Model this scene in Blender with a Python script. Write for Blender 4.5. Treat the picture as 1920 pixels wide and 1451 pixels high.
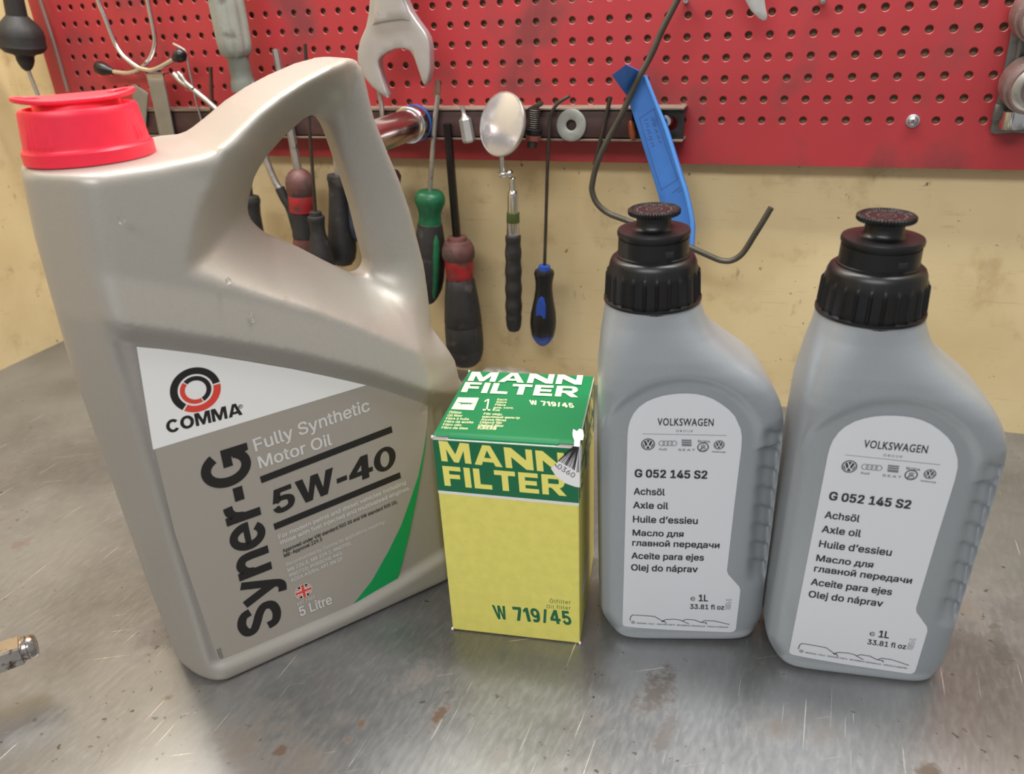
import bpy, bmesh, math, random
import numpy as np
from mathutils import Vector as V, Matrix
from mathutils.geometry import delaunay_2d_cdt
sc = bpy.context.scene
for o in list(bpy.data.objects): bpy.data.objects.remove(o)
random.seed(4)
# ---------------------------------------------------------------- camera, world, lights
CAM = np.array([0.10458932, -0.64447870, 0.33989771])
RM = np.array([[0.94117976, 0.33488550, -0.04508163], [0.11247589, -0.43628831, -0.89274951], [-0.31863746, 0.83516717, -0.44829228]])
F = 1432.05
cam = bpy.data.objects.new('camera', bpy.data.cameras.new('camera')); sc.collection.objects.link(cam)
M = Matrix.Identity(4)
for i in range(3):
    M[i][0] = RM[0][i]; M[i][1] = -RM[1][i]; M[i][2] = -RM[2][i]; M[i][3] = CAM[i]
cam.matrix_world = M
cam.data.sensor_width = 36; cam.data.lens = F * 36 / 1920; cam.data.clip_start = .01
cam.data.dof.use_dof = True; cam.data.dof.focus_distance = .47; cam.data.dof.aperture_fstop = 10
sc.camera = cam
w = bpy.data.worlds.new('room_ambient'); sc.world = w; w.use_nodes = True
w.node_tree.nodes['Background'].inputs[0].default_value = (.97, .98, 1, 1)
w.node_tree.nodes['Background'].inputs[1].default_value = .38
def lamp(name, loc, rot, sx, sy, e, c=(1, .97, .92)):
    l = bpy.data.lights.new(name, 'AREA'); l.shape = 'RECTANGLE'; l.size = sx; l.size_y = sy; l.energy = e; l.color = c
    o = bpy.data.objects.new(name, l); sc.collection.objects.link(o); o.location = loc; o.rotation_euler = rot; return o
lamp('bench_strip_lamp', (-.25, -.15, .93), (0, 0, 0), 1.5, .07, 17, (1, .99, .97))
lamp('ceiling_tube_lamp', (-.1, -1.9, 1.7), (math.radians(48), 0, 0), 1.7, .4, 29, (1, .99, .97))
sc.view_settings.view_transform = 'Standard'; sc.view_settings.look = 'None'
sc.view_settings.exposure = 0.0; sc.view_settings.gamma = 1; sc.view_settings.use_curve_mapping = False

# ---------------------------------------------------------------- where a spot of the photograph lies on a real plane
def ray(px, py): return RM.T @ np.array([(px - 960) / F, (py - 725.5) / F, 1.])
def on_y(px, py, Y=0.):
    d = ray(px, py); return CAM + d * (Y - CAM[1]) / d[1]
def on_z(px, py, Z=0.):
    d = ray(px, py); return CAM + d * (Z - CAM[2]) / d[2]
def mpp(P): return float(RM[2] @ (np.array(P) - CAM)) / F
class Plane:
    def __init__(s, o, ex, ey): s.o, s.ex, s.ey = np.array(o, float), np.array(ex, float), np.array(ey, float); s.n = np.cross(s.ex, s.ey)
    def uv(s, px, py, off=0.):                      # off: distance behind the plane
        d = ray(px, py); p0 = s.o - s.n * off; t = ((p0 - CAM) @ s.n) / (d @ s.n); P = CAM + d * t - s.o
        return np.array([P @ s.ex, P @ s.ey])
    def matrix(s):                                  # local x = ex, local y = into depth, local z = ey
        m = Matrix.Identity(4)
        for i in range(3): m[i][0] = s.ex[i]; m[i][1] = -s.n[i]; m[i][2] = s.ey[i]; m[i][3] = s.o[i]
        return m

# ---------------------------------------------------------------- materials
def lin(c): return tuple((x / 255 / 12.92 if x / 255 <= .04045 else ((x / 255 + .055) / 1.055) ** 2.4) for x in c)
MATS = {}
def mat(name, rgb, rough=.5, metal=0., var=.0, vscale=40, bump=0., bscale=300, dirt=None, dscale=60, dthr=.6, coat=0., trans=0., spec=.5, aniso=None, alpha=1.):
    if name in MATS: return MATS[name]
    m = bpy.data.materials.new(name); m.use_nodes = True; nt = m.node_tree; N = nt.nodes; L = nt.links; b = N['Principled BSDF']
    c = lin(rgb); b.inputs['Base Color'].default_value = (*c, 1); b.inputs['Roughness'].default_value = rough; b.inputs['Metallic'].default_value = metal
    b.inputs['Alpha'].default_value = alpha; b.inputs['Coat Weight'].default_value = coat; b.inputs['Transmission Weight'].default_value = trans; b.inputs['Specular IOR Level'].default_value = spec
    tc = N.new('ShaderNodeTexCoord'); src = tc.outputs['Object']
    if aniso:
        mp = N.new('ShaderNodeMapping'); mp.inputs['Scale'].default_value = aniso; L.new(src, mp.inputs[0]); src = mp.outputs[0]
    colsock = None
    def noise(scale, detail=4):
        n = N.new('ShaderNodeTexNoise'); n.inputs['Scale'].default_value = scale; n.inputs['Detail'].default_value = detail; L.new(src, n.inputs['Vector']); return n.outputs['Fac']
    def mix(fac, A, B):
        x = N.new('ShaderNodeMix'); x.data_type = 'RGBA'; L.new(fac, x.inputs[0])
        for k, v in ((6, A), (7, B)):
            if isinstance(v, tuple): x.inputs[k].default_value = (*v[:3], 1)
            else: L.new(v, x.inputs[k])
        return x.outputs[2]
    def ramp(fac, a, bb):
        r = N.new('ShaderNodeMapRange'); r.inputs[1].default_value = a; r.inputs[2].default_value = bb; L.new(fac, r.inputs[0]); return r.outputs[0]
    if var:
        colsock = mix(ramp(noise(vscale), .3, .7), tuple(x * (1 - var) for x in c), tuple(min(1, x * (1 + var)) for x in c))
    if dirt:
        f = ramp(noise(dscale, 8), dthr, dthr + .12)
        colsock = mix(f, colsock if colsock is not None else c, lin(dirt))
        mr = N.new('ShaderNodeMapRange'); L.new(f, mr.inputs[0]); mr.inputs[3].default_value = rough; mr.inputs[4].default_value = min(1, rough + .3); L.new(mr.outputs[0], b.inputs['Roughness'])
    if colsock is not None: L.new(colsock, b.inputs['Base Color'])
    if bump:
        bp = N.new('ShaderNodeBump'); bp.inputs['Strength'].default_value = bump; bp.inputs['Distance'].default_value = .001; L.new(noise(bscale, 3), bp.inputs['Height']); L.new(bp.outputs[0], b.inputs['Normal'])
    MATS[name] = m; return m
STEEL = mat('bare_steel', (176, 172, 166), .38, .85, .15, 90, dirt=(95, 82, 70), dscale=120, dthr=.62)
SPANNER = mat('satin_steel', (186, 183, 180), .42, .7, .06, 60, dirt=(110, 100, 92), dscale=150, dthr=.7)
CHROME = mat('chrome', (214, 213, 211), .16, 1.)
DARKST = mat('dark_steel', (74, 68, 62), .42, .7, .2, 90)
BLACK = mat('black_plastic', (19, 18, 19), .36, 0, .15, 200)
RUBBER = mat('worn_black_rubber', (35, 33, 32), .6, 0, .2, 120, bump=.2, dirt=(70, 64, 58), dscale=70, dthr=.6)
REDP = mat('red_handle_plastic', (142, 28, 32), .45, 0, .15, 120, dirt=(84, 44, 40), dscale=110, dthr=.52)
DIRTYRED = mat('greasy_red_plastic', (92, 54, 50), .55, 0, .3, 120, dirt=(66, 54, 48), dscale=90, dthr=.5)
GREENP = mat('green_handle_plastic', (22, 92, 58), .4, 0, .2, 120, dirt=(60, 66, 52), dscale=90, dthr=.62)
BLUEP = mat('blue_handle_plastic', (32, 66, 150), .42, 0, .12, 120)

# ---------------------------------------------------------------- mesh building
def link(name, verts, faces, mats, parent=None, smooth=True, fm=None, sharp=40, world_mat=None):
    me = bpy.data.meshes.new(name); me.from_pydata([tuple(v) for v in verts], [], [tuple(f) for f in faces])
    for m in (mats if isinstance(mats, (list, tuple)) else [mats]): me.materials.append(m)
    if fm is not None: me.polygons.foreach_set('material_index', fm)
    bm = bmesh.new(); bm.from_mesh(me); bmesh.ops.recalc_face_normals(bm, faces=bm.faces); bm.to_mesh(me); bm.free()
    if smooth:
        me.polygons.foreach_set('use_smooth', [True] * len(me.polygons))
        if sharp: me.set_sharp_from_angle(angle=math.radians(sharp))
    o = bpy.data.objects.new(name, me); sc.collection.objects.link(o)
    if parent is not None:
        o.parent = parent
    return o
def tag(o, label=None, cat=None, group=None, kind=None):
    for k, v in (('label', label), ('category', cat), ('group', group), ('kind', kind)):
        if v: o[k] = v
    return o
def thing(name, label, cat, loc=(0, 0, 0), group=None):
    o = bpy.data.objects.new(name, None); sc.collection.objects.link(o); o.location = loc; o.empty_display_size = .01
    return tag(o, label, cat, group)
class G:                                             # gathers verts and faces
    def __init__(s): s.v = []; s.f = []; s.m = []
    def add(s, v, f, m=0):
        b = len(s.v); s.v += [tuple(x) for x in v]; s.f += [tuple(i + b for i in q) for q in f]; s.m += [m] * len(f); return s
    def make(s, name, mats, parent=None, **k):
        if parent is not None and parent.matrix_world.is_identity is False: pass
        off = np.array(parent.location) if (parent is not None and k.pop('world', True)) else np.zeros(3)
        k.pop('world', None)
        return link(name, [tuple(np.array(x) - off) for x in s.v], s.f, mats, parent, fm=s.m, **k)
def frame_of(d):
    d = np.array(d, float); d /= np.linalg.norm(d); a = np.array([0, 0, 1.]) if abs(d[2]) < .9 else np.array([1., 0, 0])
    x = np.cross(a, d); x /= np.linalg.norm(x); return x, np.cross(d, x), d
def tube(pts, r, n=12, caps=True):
    P = [np.array(p, float) for p in pts]; rr = r if isinstance(r, (list, tuple)) else [r] * len(P)
    T = [P[min(i + 1, len(P) - 1)] - P[max(i - 1, 0)] for i in range(len(P))]
    x, y, _ = frame_of(T[0]); v = []; f = []
    for i, p in enumerate(P):
        t = T[i] / np.linalg.norm(T[i]); x = x - t * (x @ t); x /= np.linalg.norm(x); y = np.cross(t, x)
        v += [p + (x * math.cos(a) + y * math.sin(a)) * rr[i] for a in [2 * math.pi * k / n for k in range(n)]]
    for i in range(len(P) - 1):
        for k in range(n): f.append((i * n + k, i * n + (k + 1) % n, (i + 1) * n + (k + 1) % n, (i + 1) * n + k))
    if caps: f.append(tuple(range(n))[::-1]); f.append(tuple((len(P) - 1) * n + k for k in range(n)))
    return v, f
def smooth_path(pts, k=6):
    P = [np.array(p, float) for p in pts]; P = [2 * P[0] - P[1]] + P + [2 * P[-1] - P[-2]]; out = []
    for i in range(1, len(P) - 2):
        for j in range(k):
            t = j / k; a, b, c, d = P[i - 1:i + 3]
            out.append(.5 * (2 * b + (c - a) * t + (2 * a - 5 * b + 4 * c - d) * t * t + (3 * b - a - 3 * c + d) * t ** 3))
    return out + [P[-2]]
def lathe(p0, axis, prof, n=32, mod=None, squash=None):   # prof: (distance along the axis, radius)
    x, y, d = frame_of(axis); p0 = np.array(p0, float); v = []; f = []
    for h, r in prof:
        for k in range(n):
            a = 2 * math.pi * k / n; q = r * (mod(a, h) if mod else 1.)
            v.append(p0 + d * h + x * math.cos(a) * q + y * math.sin(a) * q)
    m = len(prof)
    for i in range(m - 1):
        for k in range(n): f.append((i * n + k, i * n + (k + 1) % n, (i + 1) * n + (k + 1) % n, (i + 1) * n + k))
    f.append(tuple(range(n))[::-1]); f.append(tuple((m - 1) * n + k for k in range(n)))
    return v, f
def boxm(lo, hi):
    (a, b, c), (d, e, g) = lo, hi
    v = [(a, b, c), (d, b, c), (d, e, c), (a, e, c), (a, b, g), (d, b, g), (d, e, g), (a, e, g)]
    return v, [(0, 3, 2, 1), (4, 5, 6, 7), (0, 1, 5, 4), (1, 2, 6, 5), (2, 3, 7, 6), (3, 0, 4, 7)]
def bevelbox(lo, hi, r, seg=2):
    bm = bmesh.new(); v, f = boxm(lo, hi); vs = [bm.verts.new(x) for x in v]
    for q in f: bm.faces.new([vs[i] for i in q])
    bmesh.ops.bevel(bm, geom=bm.edges[:], offset=r, segments=seg, affect='EDGES', profile=.5)
    bm.verts.index_update(); out = ([tuple(x.co) for x in bm.verts], [tuple(x.index for x in q.verts) for q in bm.faces]); bm.free(); return out
def resample(poly, step, closed=True):
    P = [np.array(p, float) for p in poly]; out = []
    for i in range(len(P) if closed else len(P) - 1):
        a, b = P[i], P[(i + 1) % len(P)]; k = max(1, int(round(np.linalg.norm(b - a) / step)))
        out += [a + (b - a) * j / k for j in range(k)]
    if not closed: out.append(P[-1])
    return np.array(out)
def seg_dist(Q, poly, closed=True, vals=None):
    A = np.array(poly, float); B = np.roll(A, -1, 0)
    if not closed: A, B = A[:-1], B[:-1]
    best = np.full(len(Q), 1e9); bv = np.zeros(len(Q))
    for i in range(len(A)):
        d = B[i] - A[i]; L2 = max(d @ d, 1e-18); t = np.clip(((Q - A[i]) @ d) / L2, 0, 1)
        e = np.hypot(*(Q - A[i] - t[:, None] * d).T); k = e < best; best[k] = e[k]
        if vals is not None: bv[k] = (vals[i] + (vals[(i + 1) % len(vals)] - vals[i]) * t)[k]
    return (best, bv) if vals is not None else best
def inside(Q, poly):
    P = np.array(poly, float); r = np.zeros(len(Q), bool); j = len(P) - 1
    for i in range(len(P)):
        c = (P[i, 1] > Q[:, 1]) != (P[j, 1] > Q[:, 1])
        with np.errstate(divide='ignore', invalid='ignore'):
            x = (P[j, 0] - P[i, 0]) * (Q[:, 1] - P[i, 1]) / (P[j, 1] - P[i, 1]) + P[i, 0]
        r ^= c & (Q[:, 0] < x); j = i
    return r
def triangulate(loops, step, rings=(), grid=True, feat=()):
    L = [resample(p, step) for p in loops]; pts = []; ed = []
    for l in L:
        b = len(pts); pts += list(l); ed += [(b + i, b + (i + 1) % len(l)) for i in range(len(l))]
    extra = []
    rmax = max(rings) if rings else step * .4
    for s in rings:
        for l in L:
            t = np.roll(l, -1, 0) - np.roll(l, 1, 0); t /= np.hypot(*t.T)[:, None] + 1e-12; nn = np.stack([-t[:, 1], t[:, 0]], 1)
            for sg in (1, -1): extra.append(l + nn * s * sg)
    E = np.concatenate(extra) if extra else np.zeros((0, 2))
    def ok(Q, dmin):
        k = inside(Q, L[0])
        for l in L[1:]: k &= ~inside(Q, l)
        d = np.min([seg_dist(Q, l) for l in L], 0); return k, d
    keep = []
    if len(E):
        i = 0
        for s in rings:
            m = sum(len(l) for l in L) * 2; Q = E[i:i + m]; i += m; k, d = ok(Q, 0); keep.append(Q[k & (d > s * .93)])
    fp = np.concatenate([resample(p, step, False) for p in feat]) if len(feat) else None
    if fp is not None:
        k, d = ok(fp, 0); fp = fp[k & (d > rmax + step * .3)]; keep.append(fp)
    if grid:
        lo, hi = L[0].min(0), L[0].max(0); gx, gy = np.meshgrid(np.arange(lo[0], hi[0], step), np.arange(lo[1], hi[1], step)); gx = gx + (np.arange(gx.shape[0]) % 2)[:, None] * step * .5
        Q = np.stack([gx.ravel(), gy.ravel()], 1); k, d = ok(Q, 0); k = k & (d > rmax + step * .45)
        if fp is not None: k = k & (np.min([seg_dist(Q, p, False) for p in feat], 0) > step * .5)
        keep.append(Q[k])
    allp = np.concatenate([np.array(pts)] + keep) if keep else np.array(pts)
    sc_ = 1000.
    r = delaunay_2d_cdt([V((p[0] * sc_, p[1] * sc_)) for p in allp], ed, [], 0, 1e-5)
    vv = np.array([(p.x / sc_, p.y / sc_) for p in r[0]]); ff = [tuple(q) for q in r[2]]
    cen = np.array([vv[list(q)].mean(0) for q in ff]); k = inside(cen, L[0])
    for l in L[1:]: k &= ~inside(cen, l)
    return vv, [q for q, z in zip(ff, k) if z], L
def pillow(outline, holes, H, ymid, rnd, step, nr=4, hback=None, feat=()):
    """A solid from its outline: half thickness H(x, z) rounded with radius rnd at the outline and round the holes. Local (x, y, z)."""
    rings = [rnd * (1 - math.cos(math.pi / 2 * k / nr)) for k in range(1, nr + 1)] if rnd else []
    vv, ff, L = triangulate([outline] + list(holes), step, rings, True, feat)
    d = np.min([seg_dist(vv, l) for l in L], 0); s = np.minimum(d, rnd)
    drop = rnd - np.sqrt(np.maximum(rnd ** 2 - (rnd - s) ** 2, 0)) if rnd else 0 * d
    h = H(vv[:, 0], vv[:, 1]) if callable(H) else np.full(len(vv), float(H))
    hb = h if hback is None else (hback(vv[:, 0], vv[:, 1]) if callable(hback) else np.full(len(vv), float(hback)))
    n = len(vv)
    v = [(vv[i, 0], ymid - max(h[i] - drop[i], 0.0002), vv[i, 1]) for i in range(n)] + [(vv[i, 0], ymid + max(hb[i] - drop[i], 0.0002), vv[i, 1]) for i in range(n)]
    cnt = {}
    for q in ff:
        for a, b in zip(q, q[1:] + q[:1]): cnt[(a, b)] = 1
    f = list(ff) + [tuple(i + n for i in q[::-1]) for q in ff]
    for a, b in cnt:
        if (b, a) not in cnt: f.append((b, a, a + n, b + n))
    used = sorted({i for q in f for i in q}); mp = {o: i for i, o in enumerate(used)}
    return [v[i] for i in used], [tuple(mp[i] for i in q) for q in f]
# ---- flat print (letters, emblems) in the coordinates of a plane
_cache = {}
FONT = None
try: FONT = bpy.data.fonts.load(bpy.utils.system_resource('DATAFILES', path='fonts') + '/Inter.woff2')   # ships inside Blender
except Exception: FONT = None
def glyphs(s, bold=0., spacing=1.):
    k = (s, spacing)
    if k not in _cache:
        c = bpy.data.curves.new('t', 'FONT'); c.body = s; c.size = 1; c.font = (FONT if 'K' not in s and max(map(ord, s)) < 0x3000 else None) or c.font; c.resolution_u = 3; c.space_character = spacing
        o = bpy.data.objects.new('t', c); sc.collection.objects.link(o); bpy.context.view_layer.update()
        me = bpy.data.meshes.new_from_object(o.evaluated_get(bpy.context.evaluated_depsgraph_get()))
        v = np.array([(p.co.x, p.co.y) for p in me.vertices]) if len(me.vertices) else np.zeros((0, 2)); f = [tuple(p.vertices) for p in me.polygons]
        bpy.data.objects.remove(o); bpy.data.curves.remove(c); bpy.data.meshes.remove(me); _cache[k] = (v, f)
    v, f = _cache[k]
    if '\u043d' in s and FONT:                         # this letter is drawn by hand
        i = s.index('\u043d'); a, _ = glyphs(s[:i] + '\u043f', 0, spacing); p, _ = glyphs('\u043f', 0, spacing); w_ = p[:, 0].max() - p[:, 0].min(); x1 = a[:, 0].max(); x0 = x1 - w_; xh = p[:, 1].max()
        v, f = glyphs(s.replace('\u043d', '\u043f'), 0, spacing); f = [q for q in f if not (v[list(q), 0].min() > x0 - .004 and v[list(q), 0].max() < x1 + .004)]; t_ = .068; n = len(v)
        v = np.concatenate([v, [(x0, 0), (x0 + t_, 0), (x0 + t_, xh), (x0, xh), (x1 - t_, 0), (x1, 0), (x1, xh), (x1 - t_, xh), (x0 + t_, xh * .42), (x1 - t_, xh * .42), (x1 - t_, xh * .58), (x0 + t_, xh * .58)]]); f = f + [(n, n + 1, n + 2, n + 3), (n + 4, n + 5, n + 6, n + 7), (n + 8, n + 9, n + 10, n + 11)]
    if bold > .004:                                   # heavier strokes: copies set a little aside
        n = len(v); sh = [(bold, bold * .7), (-bold, bold * .7), (bold, -bold * .7), (-bold, -bold * .7)]
        v = np.concatenate([np.column_stack([v[:, 0] + d[0], v[:, 1] + d[1], np.full(n, j * 6e-6)]) for j, d in enumerate(sh)]); f = [tuple(i + n * j for i in q) for j in range(4) for q in f]
    return v, f
# ---- heavy sans letters of the big headings
def _arc(cx, cy, rx, ry, a0, a1, n=20): return [(cx + rx * math.cos(math.radians(a0 + (a1 - a0) * i / n)), cy + ry * math.sin(math.radians(a0 + (a1 - a0) * i / n))) for i in range(n + 1)]
def _band(cx, cy, ro, ri, a0=0, a1=360, n=32):
    A, B = _arc(cx, cy, *ro, a0, a1, n), _arc(cx, cy, *ri, a0, a1, n); return [[A[i], A[i + 1], B[i + 1], B[i]] for i in range(n)]
def _stroke(pts, w):
    P = [np.array(p) for p in smooth_path([(*p, 0) for p in pts], 5)] if len(pts) > 2 else [np.array((*p, 0)) for p in pts]; out = []; S = []
    for i, p in enumerate(P):
        t = P[min(i + 1, len(P) - 1)] - P[max(i - 1, 0)]; t /= np.linalg.norm(t); q = np.array([-t[1], t[0], 0]) * w / 2; S.append((tuple((p + q)[:2]), tuple((p - q)[:2])))
    return [[a[0], b[0], b[1], a[1]] for a, b in zip(S[:-1], S[1:])]
HEAVY = {
 'M': (1.42, [[(0, 0), (.30, 0), (.30, .62), (.60, 0), (.82, 0), (1.12, .62), (1.12, 0), (1.42, 0), (1.42, 1), (1.0, 1), (.71, .40), (.42, 1), (0, 1)]]),
 'A': (1.3, [[(0, 0), (.33, 0), (.65, .76), (.65, 1), (.47, 1)], [(1.3, 0), (.97, 0), (.65, .76), (.65, 1), (.83, 1)], [(.38, .18), (.92, .18), (.83, .38), (.47, .38)]]),
 'N': (1.28, [[(0, 0), (.3, 0), (.3, .55), (.95, 0), (1.28, 0), (1.28, 1), (.98, 1), (.98, .45), (.33, 1), (0, 1)]]),
 'F': (.86, [[(0, 0), (.3, 0), (.3, .38), (.80, .38), (.80, .60), (.3, .60), (.3, .78), (.86, .78), (.86, 1), (0, 1)]]),
 'I': (.3, [[(0, 0), (.3, 0), (.3, 1), (0, 1)]]), 'L': (.84, [[(0, 0), (.84, 0), (.84, .23), (.3, .23), (.3, 1), (0, 1)]]),
 'T': (.98, [[(.34, 0), (.64, 0), (.64, .77), (.98, .77), (.98, 1), (0, 1), (0, .77), (.34, .77)]]),
 'E': (.92, [[(0, 0), (.92, 0), (.92, .22), (.3, .22), (.3, .39), (.84, .39), (.84, .61), (.3, .61), (.3, .78), (.90, .78), (.90, 1), (0, 1)]]),
 'R': (1.1, [[(0, 0), (.3, 0), (.3, 1), (0, 1)], [(.3, .80), (.74, .80), (.74, 1), (.3, 1)], [(.3, .36), (.74, .36), (.74, .56), (.3, .56)], [(.42, .38), (.77, 0), (1.12, 0), (.76, .42)]] + _band(.74, .68, (.31, .32), (.05, .12), -90, 90, 14)),
 'C': (.96, _band(.5, .5, (.5, .51), (.24, .29), 38, 322)), 'O': (1.04, _band(.52, .5, (.52, .51), (.25, .29))),
 'S': (.74, _stroke([(.645, .67), (.59, .83), (.37, .905), (.15, .83), (.13, .68), (.30, .57), (.50, .48), (.645, .35), (.60, .17), (.37, .095), (.14, .165), (.09, .34)], .20)),
 'y': (.68, _stroke([(.09, .74), (.35, .04)], .20) + _stroke([(.60, .74), (.36, .04), (.29, -.10), (.20, -.145), (.06, -.13)], .19)),
 'n': (.64, _stroke([(.10, 0), (.10, .74)], .195) + _stroke([(.12, .40), (.19, .56), (.34, .645), (.49, .59), (.535, .44), (.535, .2), (.535, 0)], .195)),
 'e': (.68, _band(.34, .37, (.34, .39), (.145, .215), 0, 318, 30) + [[(.10, .31), (.68, .31), (.68, .38), (.67, .44), (.10, .44)]]),
 'r': (.43, _stroke([(.10, 0), (.10, .74)], .195) + _stroke([(.12, .36), (.18, .54), (.29, .63), (.43, .65)], .195)),
 '-': (.36, [[(.02, .27), (.34, .27), (.34, .47), (.02, .47)]]),
 'G': (.84, _band(.43, .5, (.43, .51), (.21, .31), 32, 330, 30) + [[(.44, .36), (.84, .36), (.84, .55), (.44, .55)], [(.68, 0), (.84, 0), (.84, .5), (.64, .5), (.64, .18)]]),
 '5': (.68, [[(.12, .81), (.62, .81), (.62, 1), (.14, 1)]] + [[(.12, 1), (.04, .45), (.24, .45), (.31, .9), (.3, 1)]] + _stroke([(.12, .47), (.22, .56), (.38, .575), (.53, .50), (.575, .34), (.52, .17), (.36, .095), (.20, .12), (.11, .28)], .20)),
 'W': (1.26, [[(0, 1), (.25, 1), (.385, .34), (.51, 1), (.75, 1), (.875, .34), (1.01, 1), (1.26, 1), (1.0, 0), (.76, 0), (.63, .62), (.50, 0), (.26, 0)]]),
 '4': (.76, [[(.40, 0), (.63, 0), (.63, 1), (.40, 1)], [(0, .21), (.76, .21), (.76, .40), (0, .40)], [(0, .38), (.23, .38), (.45, .72), (.45, 1), (.40, 1)]]),
 '0': (.72, _band(.36, .5, (.36, .51), (.15, .34))),
 '7': (.66, [[(0, 1), (.66, 1), (.66, .80), (.36, 0), (.11, 0), (.42, .79), (0, .79)]]), '1': (.42, [[(.16, 0), (.42, 0), (.42, 1), (.24, 1), (.0, .83), (.0, .63), (.16, .72)]]),
 '9': (.68, _band(.34, .66, (.34, .35), (.12, .16)) + _stroke([(.57, .62), (.53, .32), (.40, .12), (.08, .10)], .21)), '/': (.50, [[(0, 0), (.2, 0), (.50, 1), (.30, 1)]]), ' ': (.30, []),
}
class Print:
    def __init__(s): s.items = []
    def text(s, t, p0, p1, top, m, bold=0., spacing=1.):     # baseline from p0 to p1, capital height reaches top above p0
        v, f = glyphs(t, bold, spacing); cap = glyphs('H')[0][:, 1].max()
        p0, p1, top = (np.array(q, float) for q in (p0, p1, top)); x0, x1 = v[:, 0].min(), v[:, 0].max()
        w2 = p0 + np.outer((v[:, 0] - x0) / (x1 - x0), p1 - p0) + np.outer(v[:, 1] / cap, top - p0)
        s.items.append((np.column_stack([w2, v[:, 2]]) if v.shape[1] > 2 else w2, f, m))
    def heavy(s, t, p0, p1, top, m, gap=.12, sx=None):      # same corners as text(); sx narrows single letters
        p0, p1, top = (np.array(q, float) for q in (p0, p1, top)); sx = sx or {}; x = 0; P = []
        for ch in t:
            w_, polys = HEAVY[ch]; k = sx.get(ch, 1.); P += [[(x + a * k, b) for a, b in q] for q in polys]; x += w_ * k + gap
        x -= gap; v = []; f = []
        for i, q in enumerate(P): f.append(tuple(range(len(v), len(v) + len(q)))); v += [(*(p0 + (p1 - p0) * a / x + (top - p0) * b), (i % 7) * 5e-6) for a, b in q]
        s.items.append((np.array(v), f, m))
    def poly(s, pts, m): s.items.append((np.array(pts, float), [tuple(range(len(pts)))], m))
    def line(s, pts, wd, m):
        P = np.array(pts, float); v = []; f = []
        for a, b in zip(P[:-1], P[1:]):
            t = (b - a) / (np.hypot(*(b - a)) + 1e-12); q = np.array([-t[1], t[0]]) * wd / 2; k = len(v); e = t * wd * .3
            v += [a - q - e, b - q + e, b + q + e, a + q - e]; f.append((k, k + 1, k + 2, k + 3))
        s.items.append((np.array(v), f, m))
    def ring(s, c, r0, r1, m, a0=0, a1=360, n=40, sy=1.):
        c = np.array(c, float); A = [math.radians(a0 + (a1 - a0) * i / n) for i in range(n + 1)]; v = []; f = []
        for a in A: v += [c + np.array([math.cos(a), math.sin(a) * sy]) * r0, c + np.array([math.cos(a), math.sin(a) * sy]) * r1]
        for i in range(n): f.append((2 * i, 2 * i + 1, 2 * i + 3, 2 * i + 2))
        s.items.append((np.array(v), f, m))
    def disc(s, c, r, m, n=28): s.poly([(c[0] + r * math.cos(2 * math.pi * i / n), c[1] + r * math.sin(2 * math.pi * i / n)) for i in range(n)], m)
    def into(s, g, place, eps=.00008):                       # place(u, v, lift) -> 3D point
        for i, (v, f, m) in enumerate(s.items):
            g.add([place(q[0], q[1], eps * (1 + .07 * i) + (q[2] if len(q) > 2 else 0)) for q in v], f, m)
def smst(a, b, x): t = np.clip((x - a) / (b - a), 0, 1); return t * t * (3 - 2 * t)
# ================================================================ the setting
PITCH = .015; ZB = 23.73 * PITCH                     # hole pitch of the board; height of its top hole row over the bench
WALLY = .0135
def hx(c): return (c - 40) * PITCH
def hz(r): return ZB - r * PITCH
def wall_material():
    m = bpy.data.materials.new('cream_painted_board'); m.use_nodes = True; nt = m.node_tree; N = nt.nodes; L = nt.links; b = N['Principled BSDF']
    tc = N.new('ShaderNodeTexCoord').outputs['Object']
    def noise(scale, det=5, sc3=(1, 1, 1), rough=.5):
        mp = N.new('ShaderNodeMapping'); mp.inputs['Scale'].default_value = sc3; L.new(tc, mp.inputs[0])
        n = N.new('ShaderNodeTexNoise'); n.inputs['Scale'].default_value = scale; n.inputs['Detail'].default_value = det; n.inputs['Roughness'].default_value = rough; L.new(mp.outputs[0], n.inputs['Vector']); return n.outputs['Fac']
    def ramp(s, a, c): r = N.new('ShaderNodeMapRange'); r.interpolation_type = 'SMOOTHSTEP'; r.inputs[1].default_value = a; r.inputs[2].default_value = c; L.new(s, r.inputs[0]); return r.outputs[0]
    def mix(f, A, B, k=1.):
        x = N.new('ShaderNodeMix'); x.data_type = 'RGBA'
        mu = N.new('ShaderNodeMath'); mu.operation = 'MULTIPLY'; L.new(f, mu.inputs[0]); mu.inputs[1].default_value = k; L.new(mu.outputs[0], x.inputs[0])
        for i, v in ((6, A), (7, B)):
            if isinstance(v, tuple): x.inputs[i].default_value = (*lin(v), 1)
            else: L.new(v, x.inputs[i])
        return x.outputs[2]
    c = mix(ramp(noise(9, 6), .35, .7), (212, 192, 149), (199, 176, 131))
    c = mix(ramp(noise(26, 8, (1, 1, 1), .6), .54, .72), c, (160, 130, 88), .5)
    c = mix(ramp(noise(55, 6, (1, 1, .5), .6), .63, .74), c, (120, 98, 68), .6)
    c = mix(ramp(noise(170, 3), .70, .76), c, (60, 50, 40), .75)
    c = mix(ramp(noise(30, 6, (1, 1, 12), .6), .60, .75), c, (150, 122, 84), .35)
    L.new(c, b.inputs['Base Color']); b.inputs['Roughness'].default_value = .55
    return m
WALLM = wall_material()
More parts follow.
